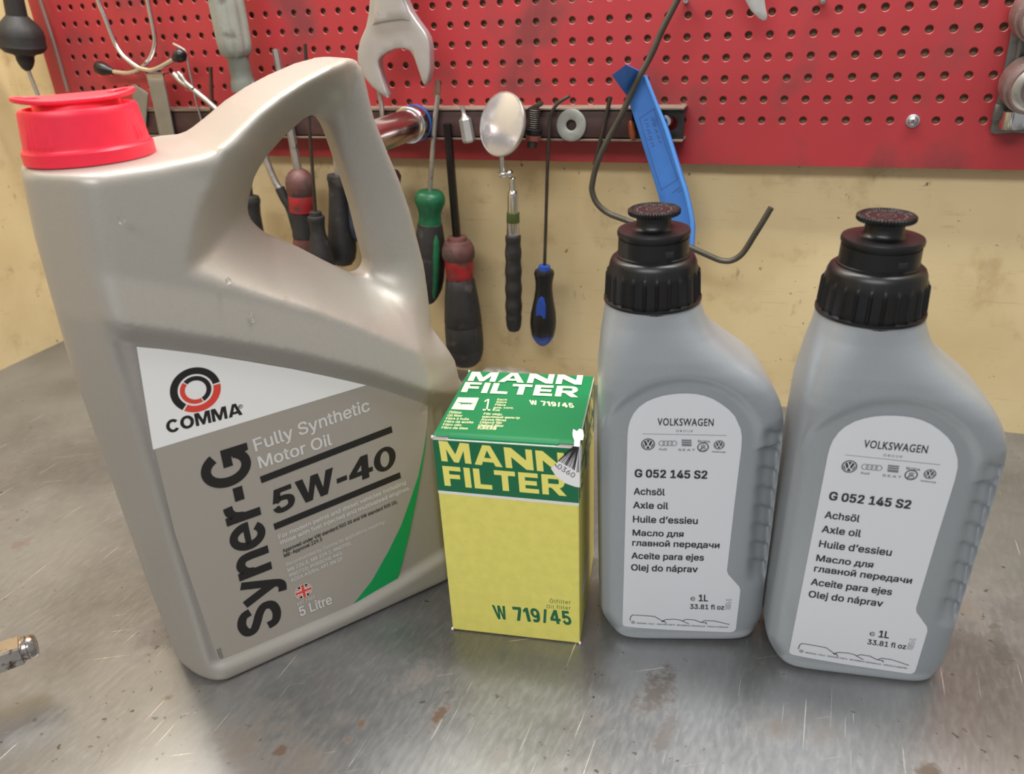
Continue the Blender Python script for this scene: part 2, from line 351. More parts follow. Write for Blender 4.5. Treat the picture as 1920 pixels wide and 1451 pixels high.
def bench_material():
    m = bpy.data.materials.new('scratched_sheet_steel'); m.use_nodes = True; nt = m.node_tree; N = nt.nodes; L = nt.links; b = N['Principled BSDF']
    tc = N.new('ShaderNodeTexCoord').outputs['Object']
    d = on_z(200, 1096) - on_z(125, 1152); ang = math.atan2(d[1], d[0])
    def noise(scale, det=5, sc3=(1, 1, 1), rot=0., rough=.5):
        m1 = N.new('ShaderNodeMapping'); m1.inputs['Rotation'].default_value = (0, 0, -rot); L.new(tc, m1.inputs[0])
        mp = N.new('ShaderNodeMapping'); mp.inputs['Scale'].default_value = sc3; L.new(m1.outputs[0], mp.inputs[0])
        n = N.new('ShaderNodeTexNoise'); n.inputs['Scale'].default_value = scale; n.inputs['Detail'].default_value = det; n.inputs['Roughness'].default_value = rough; L.new(mp.outputs[0], n.inputs['Vector']); return n.outputs['Fac']
    def ramp(s, a, c, lo=0., hi=1.): r = N.new('ShaderNodeMapRange'); r.interpolation_type = 'SMOOTHSTEP'; r.inputs[1].default_value = a; r.inputs[2].default_value = c; r.inputs[3].default_value = lo; r.inputs[4].default_value = hi; L.new(s, r.inputs[0]); return r.outputs[0]
    def math2(op, a, bb):
        x = N.new('ShaderNodeMath'); x.operation = op
        for i, v in enumerate((a, bb)):
            if isinstance(v, float): x.inputs[i].default_value = v
            else: L.new(v, x.inputs[i])
        return x.outputs[0]
    def mix(f, A, B):
        x = N.new('ShaderNodeMix'); x.data_type = 'RGBA'; L.new(f, x.inputs[0])
        for i, v in ((6, A), (7, B)):
            if isinstance(v, tuple): x.inputs[i].default_value = (*lin(v), 1)
            else: L.new(v, x.inputs[i])
        return x.outputs[2]
    brush = noise(110, 6, (1, 3, 1), ang, .65)
    cloud = noise(7, 6); 
    c = mix(ramp(cloud, .3, .7), (118, 118, 118), (152, 153, 154))
    c = mix(ramp(brush, .4, .75, 0., .16), c, (184, 180, 174))
    scr = ramp(noise(24, 2, (.7, 26, 1), ang + .06), .70, .735, 0., .8)
    scr2 = ramp(noise(20, 2, (.8, 34, 1), ang - 1.0), .715, .75, 0., .6)
    scr = math2('MAXIMUM', scr, scr2)
    c = mix(scr, c, (226, 224, 220))
    rust = ramp(noise(9, 8, (1, 1, 1), .4, .62), .55, .68, 0., .8)
    c = mix(rust, c, (108, 98, 88))
    spk = math2('MULTIPLY', ramp(noise(190, 3), .655, .69), ramp(noise(11, 4), .42, .6))
    c = mix(spk, c, (66, 54, 44))
    spk2 = ramp(noise(70, 5, (1, 1, 1), 1., .6), .70, .735)
    c = mix(spk2, c, (98, 72, 52))
    wob = noise(60, 8, (1, 1, 1), .3, .7); wob2 = noise(300, 3)
    stain = None
    for (px, py, qx, qy, wd, k, col) in ((1185, 1345, 1275, 1250, .012, .9, (92, 83, 77)), (1225, 1420, 1270, 1330, .006, .7, (92, 83, 77)), (800, 1370, 845, 1315, .005, .9, (92, 66, 46)), (675, 1350, 680, 1362, .0035, .9, (100, 74, 50)), (505, 1415, 545, 1400, .004, .85, (92, 70, 50)), (650, 1385, 655, 1390, .003, .8, (104, 80, 58)),
                                  (30, 1010, 60, 1025, .010, .7, (112, 92, 76)), (1860, 1150, 1885, 1260, .007, .7, (72, 64, 54)), (1730, 1448, 1760, 1450, .008, .8, (84, 66, 44)), (845, 1240, 720, 1300, .010, .45, (108, 96, 88)), (945, 1400, 930, 1430, .006, .5, (120, 112, 104)), (300, 1310, 330, 1305, .003, .8, (122, 104, 70)), (0, 880, 20, 900, .01, .5, (100, 84, 72))):
        p, q = on_z(px, py), on_z(qx, qy); d = q - p; L_ = np.linalg.norm(d[:2]); a_ = math.atan2(d[1], d[0]); mid = (p + q) / 2
        m1 = N.new('ShaderNodeMapping'); m1.vector_type = 'TEXTURE'; m1.inputs['Location'].default_value = tuple(mid); m1.inputs['Rotation'].default_value = (0, 0, a_); m1.inputs['Scale'].default_value = (max(L_ / 2, wd), wd, 1); L.new(tc, m1.inputs[0])
        ln = N.new('ShaderNodeVectorMath'); ln.operation = 'LENGTH'; L.new(m1.outputs[0], ln.inputs[0])
        dd = math2('ADD', ln.outputs['Value'], math2('ADD', math2('MULTIPLY', wob, 2.6), math2('MULTIPLY', wob2, 1.0)))
        f_ = ramp(dd, 2.15, 2.75, k, 0.); c = mix(f_, c, col); stain = f_ if stain is None else math2('MAXIMUM', stain, f_)
    L.new(c, b.inputs['Base Color'])
    rust = math2('MAXIMUM', rust, stain)
    met = math2('SUBTRACT', .68, math2('MAXIMUM', math2('MULTIPLY', rust, .6), math2('MAXIMUM', spk, spk2))); L.new(met, b.inputs['Metallic'])
    r = math2('ADD', ramp(brush, .3, .7, .29, .37), math2('MULTIPLY', rust, .18)); r = math2('SUBTRACT', r, math2('MULTIPLY', scr, .12)); L.new(r, b.inputs['Roughness'])
    bp = N.new('ShaderNodeBump'); bp.inputs['Strength'].default_value = .035; bp.inputs['Distance'].default_value = .0006; L.new(brush, bp.inputs['Height']); L.new(bp.outputs[0], b.inputs['Normal'])
    return m
LWX = -.707
tag(link('wall_back', *boxm((LWX - .02, WALLY, -.03), (1.3, WALLY + .02, .95)), WALLM, smooth=False), kind='structure')
tag(link('wall_left', *boxm((LWX - .02, -1.0, -.03), (LWX, WALLY, .95)), WALLM, smooth=False), kind='structure')
tag(link('workbench_top', *boxm((LWX, -1.0, -.03), (1.3, WALLY, 0)), bench_material(), smooth=False),
    'grey scratched sheet steel workbench top with brown stains', 'workbench')

# perforated board with real holes
def build_board():
    x0 = on_y(101, 167)[0]; z0 = on_y(1440, 310)[2]; c1, r0, r1 = 62, -12, 7; g = G()
    R1, R2, th = .00262, .0031, .0012; n = 16
    for c in range(0, c1 + 1):
        for r in range(r0, r1 + 1):
            X, Z = hx(c), hz(r); P = PITCH / 2; sq = []
            for k in range(n):
                a = 2 * math.pi * k / n; q = max(abs(math.cos(a)), abs(math.sin(a))); sq.append((X + P * math.cos(a) / q, 0, Z + P * math.sin(a) / q))
            ring = lambda rr, y: [(X + rr * math.cos(2 * math.pi * k / n), y, Z + rr * math.sin(2 * math.pi * k / n)) for k in range(n)]
            v = sq + ring(R2, 0) + ring(R1, .0004) + ring(R1, th); f = []
            for j in range(3):
                for k in range(n): f.append((j * n + k, (j + 1) * n + k, (j + 1) * n + (k + 1) % n, j * n + (k + 1) % n))
            g.add(v, f)
    P = PITCH / 2; xa, xb, zt, zb = hx(0) - P, hx(c1) + P, hz(r0) + P, hz(r1) - P
    for (a, b, c, d) in ((x0, xa, z0, zt), (xa, xb + .02, z0, zb)):
        g.add([(a, 0, c), (b, 0, c), (b, 0, d), (a, 0, d)], [(0, 1, 2, 3)])
    E = xb + .02
    g.add([(xb, 0, zb), (E, 0, zb), (E, 0, zt), (xb, 0, zt)], [(0, 1, 2, 3)])
    g.add([(x0, 0, z0), (E, 0, z0), (E, .0115, z0), (x0, .0115, z0)], [(0, 1, 2, 3)]); g.add([(x0, 0, z0), (x0, 0, zt), (x0, .0115, zt), (x0, .0115, z0)], [(0, 1, 2, 3)])
    g.add([(x0, 0, zt), (E, 0, zt), (E, .0115, zt), (x0, .0115, zt)], [(0, 1, 2, 3)])
    m = mat('red_enamel', (160, 46, 51), .45, 0, .10, 6, dirt=(122, 44, 46), dscale=13, dthr=.53)
    me_o = g.make('pegboard', m, smooth=False)
    link('added_backing_sheet', *boxm((x0 + .003, .0042, z0 + .003), (E - .003, .0070, zt - .003)), mat('brown_hole_tone', (142, 110, 86), .8, 0, .2, 30), me_o, smooth=False)  # added sheet, gives the holes their brown tone
    tag(me_o, 'large red perforated steel tool board on the cream wall', 'pegboard')
    return z0
BOARDZ = build_board()

# ================================================================ 5 litre canister
CA = np.array([-.17363498, -.41426052, 0]); CDU = np.array([.60652479, .79506458, 0]); CP = Plane(CA, CDU, (0, 0, 1))
def cuv(px, py, off=0.): return tuple(CP.uv(px, py, off))
CAN = mat('champagne_plastic', (163, 158, 150), .41, .25, .03, 900, bump=.06, bscale=1500)
def build_canister():
    root = thing('oil_canister', 'big champagne coloured five litre oil canister with red cap and handle', 'canister'); root.matrix_world = CP.matrix()
    mm = .001
    hup = [(60, 52), (68, 50), (80, 47), (92, 44), (105, 41), (118, 37), (134, 32), (143, 25), (150, 19)]
    hbk = [(56, 57), (68, 30), (80, 27), (105, 26), (134, 24), (150, 19)]
    top = [(40, 284.2), (52, 284.8), (60, 285.4), (65, 286.4), (72, 290), (80, 295), (90, 301.2), (102, 307), (115, 312), (130, 316.6), (142, 318.8), (149, 318.6), (152.5, 315.5)]
    o40 = lambda L: [cuv(x, y, .040) for x, y in L]
    rightarm = o40([(700, 220), (725, 283), (749, 340), (768, 396), (794, 497), (800, 540), (806, 590)])
    lower = [cuv(812, 613, .036), cuv(826, 638, .034), cuv(850, 675, .032), cuv(858, 705, .030), (.1975, .112), (.199, .095), (.199, .010), (.196, .003), (.190, 0)]
    left = [(-.004, 0), (-.009, .002), (-.012, .008), (-.0145, .06), (-.016, .19), (-.0135, .25), (-.0105, .281), (-.008, .284)]
    outline = [(a * mm, b * mm) for a, b in top] + [(p[0], p[1]) for p in rightarm] + lower + left
    outline = outline[::-1]
    hole = [cuv(x, y, .0525) for x, y in [(580, 216), (590, 215), (598, 218), (605, 223), (612, 233), (618, 246), (625, 265), (638, 302), (652, 342), (667, 391), (681, 450), (692, 490), (692, 499), (689, 507), (681, 514), (668, 517.5), (653, 511), (619, 495), (569, 469),
                (527, 450), (506, 442), (491, 431), (479, 421), (470, 410), (465, 400), (463, 388), (465, 370), (470, 352), (475, 332), (486, 311), (500, 290), (525, 262), (550, 238), (568, 222)]]
    c1up = [(a * mm, b * mm) for a, b in top[4:]]; hu = [np.interp(p[0] * 1e3, *zip(*hup)) * mm for p in c1up]
    c1l = [cuv(*p) for p in ((437, 277), (409, 337), (381, 390), (366, 436), (355, 483), (352, 503), (357, 519), (400, 532), (456, 548), (597, 587), (681, 617))]
    c1r = [cuv(780, 656, .008), cuv(847, 677, .026)]
    g1 = c1up[::-1] + c1l + c1r
    def base(x, z):
        xb = .004 + .007 * np.clip((z - .222) / .062, 0, 1)
        h = np.full(len(x), .057) - np.where(xb - x > .006, xb - x, np.where(xb - x < -.006, 0, (xb - x + .006) ** 2 / .024)) * 1.55 - np.maximum(x - .152, 0) * .78
        zt = .222 - np.clip(x, 0, .17) * .5
        return h - np.clip((z - zt) / .075, 0, 1.1) * .0075
    h1 = hu[::-1] + list(base(np.array([p[0] for p in c1l]), np.array([p[1] for p in c1l]))) + list(base(np.array([p[0] for p in c1r]), np.array([p[1] for p in c1r])))
    armline = [(p[0], p[1]) for p in [(.1525, .3155)] + rightarm] + [lower[0]]
    zone = g1 + lower[2:0:-1][::1] + armline[::-1]
    L2 = [cuv(*p) for p in ((205, 603), (330, 621), (450, 639), (560, 660), (700, 695))] + [cuv(850, 742, .010), (.215, .108)]
    L2 = np.array(L2)
    def front(x, z):
        Q = np.stack([x, z], 1); h = base(x, z)
        zl = np.interp(x, L2[:, 0], L2[:, 1]); dz = z - zl
        inn = smst(.0005, .006, x)
        band = np.where(dz > 0, .0030 * (1 - np.clip(dz / .022, 0, 1)), .0030 - .0072 * np.clip(-dz / .0115, 0, 1))
        zb = np.interp(x, [.0, .085, .120, .152, .2], [.0155, .0135, .0185, .025, .032])
        band = np.where(dz < 0, band + .0040 * smst(0, .006, zb - z), band)
        h = h + band * np.where(dz > 0, smst(-.002, .006, x), inn)
        # finger ribs on the slanted end panel
        rb = smst(.156, .160, x) * smst(zb + .002, zb + .012, z) * smst(.004, .012, zl - .006 - z)
        sl = x - .158 + (z - .03) * .10 * 0
        h = h - rb * .0016 * (1 + np.sin((sl - .06 * (z - .12) ** 2 * 10) / .0105 * 2 * math.pi))
        k = inside(Q, zone) | (seg_dist(Q, zone) < .0004)
        if k.any():
            nu = len(c1up); q = Q[k]; d1, v1 = seg_dist(q, g1[nu - 1:], False, h1[nu - 1:]); d0, v0_ = seg_dist(q, g1[:nu], False, h1[:nu]); d2 = seg_dist(q, hole); d3 = seg_dist(q, armline, False)
            w1, w2, w3, w0 = (1 / np.maximum(d, 1e-5) ** 1.35 for d in (d1, d2, d3, d0))
            hz_ = (w1 * v1 + w0 * v0_ + w2 * .0095 + w3 * .021) / (w1 + w2 + w3 + w0)
            h[k] = hz_
        up = (~k) & (x > .066) & (z > .2865)
        h[up] = np.interp(x[up] * 1e3, *zip(*hup)) * mm
        return np.maximum(h, .0052)
    def back(x, z):
        h = front(x, z); k = (x > .056) & (z > .255)
        h[k] = np.minimum(h[k], np.interp(x[k] * 1e3, *zip(*hbk)) * mm + .03 * smst(.286, .255, z[k])); return h
    nu_ = len(c1up)
    v, f = pillow(outline, [hole], front, .057, .0042, .0020, hback=back, feat=[g1[nu_ - 1:], [tuple(p) for p in L2]])
    # the finished body: soften the creases a little
    o = link('body', v, f, CAN, root, sharp=60)
    sm = o.modifiers.new('soften', 'SMOOTH'); sm.factor = .5; sm.iterations = 2
    # ---- label
    rec = .0042
    lab = [(256, 650), (300, 654), (372, 663), (456, 676), (550, 692), (612, 705), (687, 722), (769, 746), (803, 758), (801, 800), (797, 841), (790, 885), (780, 940), (767, 1004), (754, 1056), (746, 1084), (705, 1107), (660, 1134), (629, 1150), (563, 1180), (485, 1211), (414, 1235), (408, 1235), (328, 1000), (292, 849)]
    P = lambda x, y: np.array(CP.uv(x, y, rec - .0005))
    def place(u, vv, lift):
        hx_ = .057 - rec - max(u - .1518, 0) * .78
        return (u, .057 - hx_ - .0005 - lift, vv)
    g = G(); lp = [P(*p) for p in lab]
    vv, ff, _ = triangulate([lp], .004); g.add([place(a, b, 0) for a, b in vv], ff, 0)
    pr = Print()
    def split(poly, m, step=.006):
        a, b, _ = triangulate([poly], step); pr.items.append((a, b, m))
    split([P(*p) for p in ((256, 650), (300, 654), (372, 663), (456, 676), (550, 692), (612, 705), (687, 722), (287, 843))], 1)
    split([P(*p) for p in ((803, 786), (801, 800), (797, 841), (790, 885), (780, 940), (767, 1004), (754, 1056), (746, 1084), (705, 1107), (662, 1133), (697, 1089), (728, 1034), (752, 985), (770, 935), (784, 893), (794, 846))], 2, .004)
    c = P(367, 731); R = (P(415, 719) - P(319, 735))[0] / 2
    pr.ring(c, R * .70, R, 3, 4, 226); pr.ring(c, R * .70, R, 4, -130, 0)
    pr.ring(c, R * .42, R * .62, 3, -70, 128); pr.ring(c, R * .42, R * .62, 4, 132, 286)
    T = lambda t, a, b, tp, m, bold=0., sp=1.: pr.text(t, P(*a), P(*b), P(*tp), m, bold, sp)
    H_ = lambda t, a, b, tp, m, gap=.1, sx=None: pr.heavy(t, P(*a), P(*b), P(*tp), m, gap, sx)
    H_('COMMA', (314, 813), (455, 777), (309, 789), 3, .08, {'M': .84, 'A': .86})
    pr.ring(P(451, 762), .0008, .0011, 3, n=16); T('R', (449, 764), (453, 763), (448.5, 760), 3)
    T('Fully Synthetic', (479, 846), (694, 769), (473, 824), 5, .012)
    T('Motor Oil', (487, 878), (623, 833), (482, 857), 5, .012)
    u0, u1, v0, v1 = P(528, 1155)[0], P(441, 1163)[0], P(477, 1190)[1], P(435, 838)[1]
    pr.heavy('Syner-G', (u0, v0), (u0 + .003, v1), (u1, v0), 3, .05)
    H_('5W-40', (512, 967), (743, 874), (505, 922), 3, .05, {'W': .92})
    pr.line([P(493, 898), P(731, 806)], .0042, 3); pr.line([P(518, 986), P(747, 892)], .0042, 3)
    T('For modern petrol and diesel vehicles including', (523, 1010), (761, 907), (521, 1003), 5, .012)
    T('those with fuel injected and multivalved engines.', (526, 1021), (769, 917), (524, 1014), 5, .012)
    T('Approved under VW standard 502 00 and VW standard 505 00;', (531, 1036), (745, 943), (529, 1030), 3, .012)
    T('MB-Approval 229.3', (533, 1045), (604, 1013), (531.5, 1039), 3, .012)
    T('Recommended by Comma for applications requiring:', (538, 1061), (722, 980), (536, 1055), 5, 0)
    T('MB 226.5, MB 229.1; RN0700,', (540, 1072), (659, 1020), (538.5, 1066), 5, .008)
    T('RN0710; PORSCHE A40;', (543, 1082), (643, 1038), (541.5, 1076), 5, .008)
    T('ACEA A3/B4; API SN CF', (546, 1091), (643, 1049), (544, 1085), 5, .008)
    fc = P(569, 1108); fr = (P(585, 1102) - P(553, 1114))[0] / 2 * 1.02
    pr.disc(fc, fr, 5); pr.disc(fc, fr * .93, 3)
    def clipline(ang, wd, m):
        d = np.array([math.cos(ang), math.sin(ang)]) * math.sqrt(max((fr * .92) ** 2 - (wd / 2) ** 2, 0)); pr.items.append((np.array([fc - d + np.array([-d[1], d[0]]) / np.hypot(*d) * wd / 2, fc - d - np.array([-d[1], d[0]]) / np.hypot(*d) * wd / 2, fc + d - np.array([-d[1], d[0]]) / np.hypot(*d) * wd / 2, fc + d + np.array([-d[1], d[0]]) / np.hypot(*d) * wd / 2]), [(0, 1, 2, 3)], m))
    for a in (.62, -.62): clipline(a, fr * .34, 5)
    for a in (.62, -.62): clipline(a, fr * .12, 4)
    for a in (0, math.pi / 2): clipline(a, fr * .55, 5)
    for a in (0, math.pi / 2): clipline(a, fr * .32, 4)
    T('EST.1963', (558, 1135), (590, 1121), (557, 1129), 5, .005)
    T('5 Litre', (563, 1155), (623, 1130), (559, 1139), 5, .015)
    a, b = P(418, 1232), P(413, 1214); pr.text('325016', b, a, b + (a - b)[::-1] * np.array([1, -1]) * .28, 3, .0)
    pr.into(g, place)
    GREY = mat('taupe_label_print', (168, 161, 152), .45, .15); WH = mat('white_label_print', (238, 237, 235), .45); GRN = mat('green_label_print', (0, 150, 78), .4)
    BLK = mat('black_label_print', (33, 30, 29), .45); RD = mat('red_label_print', (222, 70, 56), .45); LW = mat('pale_grey_label_print', (214, 212, 208), .45)
    link('front_label', g.v, g.f, [GREY, WH, GRN, BLK, RD, LW], root, fm=g.m, smooth=False)
    # ---- cap
    CR = mat('red_cap_plastic', (236, 38, 66), .42, 0, .03, 200)
    cx, cy = .0195, .057
    def fins(a, h):
        if not (.292 < h < .3045): return 1.
        a = (math.degrees(a) + 360) % 360; e = 1.
        for c0 in (308, 60, 150, 215):
            if abs(a - c0) < 17: e = 1 + .034 * max(0, math.cos((a - c0) / 6.5 * 2 * math.pi)) * (1 - (h - .292) / .0125)
        return e
    prof = [(.2842, .0272), (.2845, .0282), (.2898, .0281), (.2905, .0270)] + [(.2905 + .001 * i, .0268 - .00012 * i) for i in range(1, 15)] + [(.306, .0250), (.3072, .0243), (.3074, .0225), (.304, .0220), (.3035, .005)]
    v, f = lathe((cx, cy, 0), (0, 0, 1), prof, 160, fins); cap = link('cap', v, f, CR, root, sharp=45)
    v, f = lathe((cx, cy, 0), (0, 0, 1), [(.303, .0185), (.3090, .0183), (.3103, .0172), (.3101, .0165), (.3098, .001)], 48); link('plug', v, f, CR, cap, sharp=45)
    el = lambda a, b, n=48, c=0.: [(cx + c + a * math.cos(2 * math.pi * i / n), cy + b * math.sin(2 * math.pi * i / n)) for i in range(n)]
    h1_ = [(cx + s * (.0185 + .0048 * math.cos(t)) , cy + .0075 * math.sin(t)) for s in (1,) for t in [2 * math.pi * i / 16 for i in range(16)]]
    h2_ = [(cx - (x - cx), y) for x, y in h1_][::-1]
    v, f = pillow(el(.0258, .0190), [h1_, h2_], .0011, 0, .0006, .003, 2); link('pull_ring', [(x, z, .3104 + (-y) + (.0022 * (abs(x - cx) / .027) ** 3)) for x, y, z in v], f, CR, cap, sharp=50)
    v, f = lathe((cx, cy, 0), (0, 0, 1), [(.278, .0255), (.2843, .0255), (.2846, .024)], 48); link('neck', v, f, CAN, root)
    # water drops left on the plastic
    DROP = mat('water', (255, 255, 255), .03, 0, trans=1.)
    for (px, py, a) in ((227, 411, 1.5), (428, 527, 1.3), (473, 600, .9), (470, 590, .7)):
        u, z = CP.uv(px, py, 0); v = []; 
        bm = bmesh.new(); bmesh.ops.create_icosphere(bm, subdivisions=2, radius=.001); vs = [(u + q.co.x * a, -.0003 + q.co.y * .55 - .0022 * (z < .236) * 0, z + q.co.z * a * 1.45) for q in bm.verts]; fs = [tuple(q.index for q in p.verts) for p in bm.faces]; bm.free()
        link('water_drop', vs, fs, DROP, root)
    return root
build_canister()

# ================================================================ oil filter carton
def build_box():
    a = .14651432; o = np.array([-.06140266, -.33175212, 0]); W_, D_, H_ = .0779, .0808, .1375
    ex = np.array([math.cos(a), math.sin(a), 0]); ey = np.array([-math.sin(a), math.cos(a), 0])
    FP = Plane(o, ex, (0, 0, 1)); TP = Plane(o + np.array([0, 0, H_]), ex, ey); SP = Plane(o + ex * W_, ey, (0, 0, 1))
    root = thing('oil_filter_box', 'yellow and green oil filter carton with barcode sticker on its corner', 'box'); root.matrix_world = FP.matrix()
    YEL = mat('yellow_carton_print', (228, 219, 112), .5, 0, .05, 160); GRN = mat('green_carton_print', (8, 106, 66), .4); GRT = mat('lit_green_carton_print', (4, 116, 68), .38)  # second green is the same print, brightened for light on the lid
    WH = mat('white_card', (230, 228, 224), .6); PY = mat('pale_yellow_print', (240, 232, 120), .45); DG = mat('dark_green_print', (20, 100, 62), .45); IV = mat('lit_pale_yellow_print', (244, 240, 190), .45)  # last one is the pale yellow print, whitened for light on the lid
    e = .0008; g = G()
    v, f = bevelbox((0, 0, .0005), (W_, D_, H_ - .0022), e); g.add(v, f, 0)
    s0 = FP.uv(820.5, 919)[1]; s1 = FP.uv(1082, 943)[1]; sb = .0018
    fp = lambda u, v_, l: (u, -l, v_)
    pr = Print()
    e1 = .0001; pr.poly([(e1, s0), (W_ - e1, s1), (W_ - e1, H_ - .0026), (e1, H_ - .0026)], 1); pr.poly([(e1, H_ - .0026), (W_ - e1, H_ - .0026), (W_ - e1, H_ - .0022), (e1, H_ - .0022)], 2); pr.poly([(e1, s0 - sb), (W_ - e1, s1 - sb), (W_ - e1, s1), (e1, s0)], 2)
    U = FP.uv
    pr.heavy('MANN', U(828, 864), U(1060, 888), U(822, 826), 3, .15); pr.heavy('FILTER', U(834, 910), U(1062, 930), U(829, 873), 3, .15)
    pr.heavy('W 719/45', U(929, 1160), U(1073, 1172), U(922, 1134), 4, .12, {'W': .8}); pr.text('Ölfilter', U(1031, 1130), U(1070, 1132.5), U(1030.5, 1123), 4, .0, 1.15); pr.text('Oil filter', U(1025, 1140), U(1070, 1143), U(1024.5, 1133.5), 4, .0, 1.15)
    g.add([(e1, e1, H_ - .0021), (W_ - e1, e1, H_ - .0021), (W_ - e1, D_ - e1, H_ - .0021), (e1, D_ - e1, H_ - .0021)], [(0, 1, 2, 3)], 2)
    pr.into(g, fp, .00006)
    # end panel beside the silver bottle
    sp = lambda u, v_, l: (W_ + l, u, v_)
    p2 = Print(); p2.poly([(e, s1), (D_ - e, s1), (D_ - e, H_ - .0022), (e, H_ - .0022)], 1); p2.poly([(e, s1 - sb), (D_ - e, s1 - sb), (D_ - e, s1), (e, s1)], 2)
    p2.heavy('MANN', (.006, H_ - .0185), (.074, H_ - .0185), (.006, H_ - .0045), 3, .15); p2.heavy('FILTER', (.006, H_ - .0375), (.074, H_ - .0375), (.006, H_ - .0225), 3, .15)
    p2.poly([(.012, .022), (.05, .022), (.05, .032), (.012, .032)], 2)
    p2.into(g, sp, .00006)
    link('carton', g.v, g.f, [YEL, GRN, WH, PY, DG], root, fm=g.m, smooth=False)
    # lid with its rounded tuck edge
    g = G(); x0, x1 = .0, W_
    prof = [(D_ - .0004, H_ - .0005), (.004, H_), (.0022, H_ - .0003), (.0010, H_ - .0011), (.0004, H_ - .0024)]
    a0, a1 = .0085, W_ - .0105
    for (xa, xb, pf, m) in ((a0, a1, prof, 0), (x0 + .0004, a0, prof[:2] + [(.0006, H_ - .0003)], 0), (a1, x1 - .0004, prof[:2] + [(.0006, H_ - .0003)], 0)):
        v = [(x, y, z) for y, z in pf for x in (xa, xb)]; g.add(v, [(2 * i, 2 * i + 1, 2 * i + 3, 2 * i + 2) for i in range(len(pf) - 1)], m)
    g.add(*boxm((x0 + .0003, .0030, H_ - .0023), (x1 - .0003, D_ - .0003, H_ - .0006)), 1)
    tp = lambda u, v_, l: (u, v_, H_ + l)
    pr = Print(); U = TP.uv
    pr.heavy('MANN', U(876.5, 714), U(1090, 721.5), U(885, 697), 2, .15); pr.heavy('FILTER', U(864, 735), U(1083, 745), U(873, 716), 2, .15)
    pr.heavy('W 719/45', U(994, 758.5), U(1077, 765), U(992, 750), 2, .12, {'W': .8})
    pr.poly([U(846, 767), U(888, 769), U(898, 746), U(859, 745)], 2); pr.poly([U(855, 754), U(893, 756), U(880, 758), U(868, 758)], 3); pr.line([U(866, 755.5), U(865, 759)], .0006, 3); pr.line([U(884, 756), U(882, 759)], .0006, 3)
    pr.text('1', U(905, 769.5), U(919, 770), U(909, 748), 2, .0)
    for i, t in enumerate(('Each', 'Stück', 'Pièce', 'pza. cont.', 'Kus')):
        y = 750.8 + i * 4.95; x = 932 - i * 2.1; wd = (18, 20, 20, 37, 13)[i]; pr.text(t, U(x, y), U(x + wd, y + wd * .03), U(x + 1.2, y - 3.4), 2, .006)
    for i, t in enumerate(('Ölfilter', 'Oil filter', 'Filtre à huile', 'Filtro de aceite', 'Filtro olio', 'Filtro de óleo')):
        y = 775 + i * 5.75; x = 841.5 - i * 2.8; wd = (24, 28, 43, 54, 34, 49)[i]; pr.text(t, U(x, y), U(x + wd, y + wd * .035), U(x + 1.4, y - 4), 2, .006)
    for i, t in enumerate(('Filtr oleju', 'масляный φильтр', 'Alyvos filtras', 'Olejový filtr', 'Olejový filter', '机油滤清器')):
        y = 778 + i * 5.3; x = 906.5 - i * 2.4; wd = (34, 70, 47, 42, 47, 36)[i]; pr.text(t, U(x, y), U(x + wd, y + wd * .035), U(x + 1.3, y - 4), 2, .006)
    pr.into(g, tp, .00006)
    link('lid', g.v, g.f, [GRT, WH, IV, DG], root, fm=g.m, smooth=False)
    # barcode sticker folded over the corner
    ST = mat('sticker_paper', (240, 238, 240), .55); BK = mat('barcode_ink', (34, 33, 38), .5); U = FP.uv
    c = lambda p: (min(p[0], W_ + .0002), p[1])
    edge = [c(U(1078, 838)), c(U(1033, 877)), c(U(1042, 891)), c(U(1060, 905)), c(U(1078, 911.5)), c(U(1088, 913))]
    g = G(); g.add([(x, -.0005, z) for x, z in edge] + [(W_ + .0006, -.0004, edge[-1][1]), (W_ + .0006, -.0004, H_ - .001)], [tuple(range(8))], 0)
    zb = edge[-1][1]
    g.add([(W_ + .0006, -.0004, zb), (W_ + .0006, .0035, zb + .004), (W_ + .0012, .0045, H_ - .004), (W_ + .0006, .0032, H_ - .001), (W_ + .0006, -.0004, H_ - .001)], [(0, 1, 2, 3, 4)], 0)
    tv = [TP.uv(*p) for p in ((1077, 829), (1074, 822), (1073.5, 814), (1075, 808.5), (1079, 809.5), (1082, 813), (1086, 806.5), (1093, 810), (1101, 820), (1094, 829))]
    g.add([(min(x, W_ + .002), y, H_ + .0009 + .0005 * (i % 2)) for i, (x, y) in enumerate(tv)], [tuple(range(10))], 0)
    g.add([(tv[0][0], -.0005, H_ - .0014), (W_ + .0005, -.0005, H_ - .0014), (min(tv[9][0], W_ + .0006), tv[9][1], H_ + .0012), (tv[0][0], tv[0][1], H_ + .0010)], [(0, 1, 2, 3)], 0)
    pr = Print()
    for i in range(15):
        t = i / 14; a_ = U(1076 + 14 * t, 836 + 1 * t); b_ = U(1048 + 40 * t, 863 + 23 * t) if i < 11 else U(1079 + (i - 10) * 2.6, 884); wd = (.0007, .0003, .00045, .00025, .0006)[i % 5]
        pr.line([a_, b_], wd, 1)
    pr.text('0360', U(1044, 876), U(1075, 895), U(1049, 868), 1, .004)
    pr.line([U(1041.5, 869), U(1043.5, 874)], .0005, 1)
    pr.into(g, lambda u, v_, l: (min(u, W_ + .0004), -.0005 - l, v_), .00006)
    link('barcode_sticker', g.v, g.f, [ST, BK], root, fm=g.m, smooth=False)
    # worn white corners
    for (x, y, z, s) in ((0, 0, .001, .0016), (W_, 0, .001, .0015), (0, 0, H_ - .001, .0013), (0, D_, H_ - .001, .0012)):
        link('worn_corner', *bevelbox((x - s * .5, y - s * .5, max(z - s * .6, .0002)), (x + s * .5, y + s * .5, z + s * .6), s * .3), WH, root)
build_box()

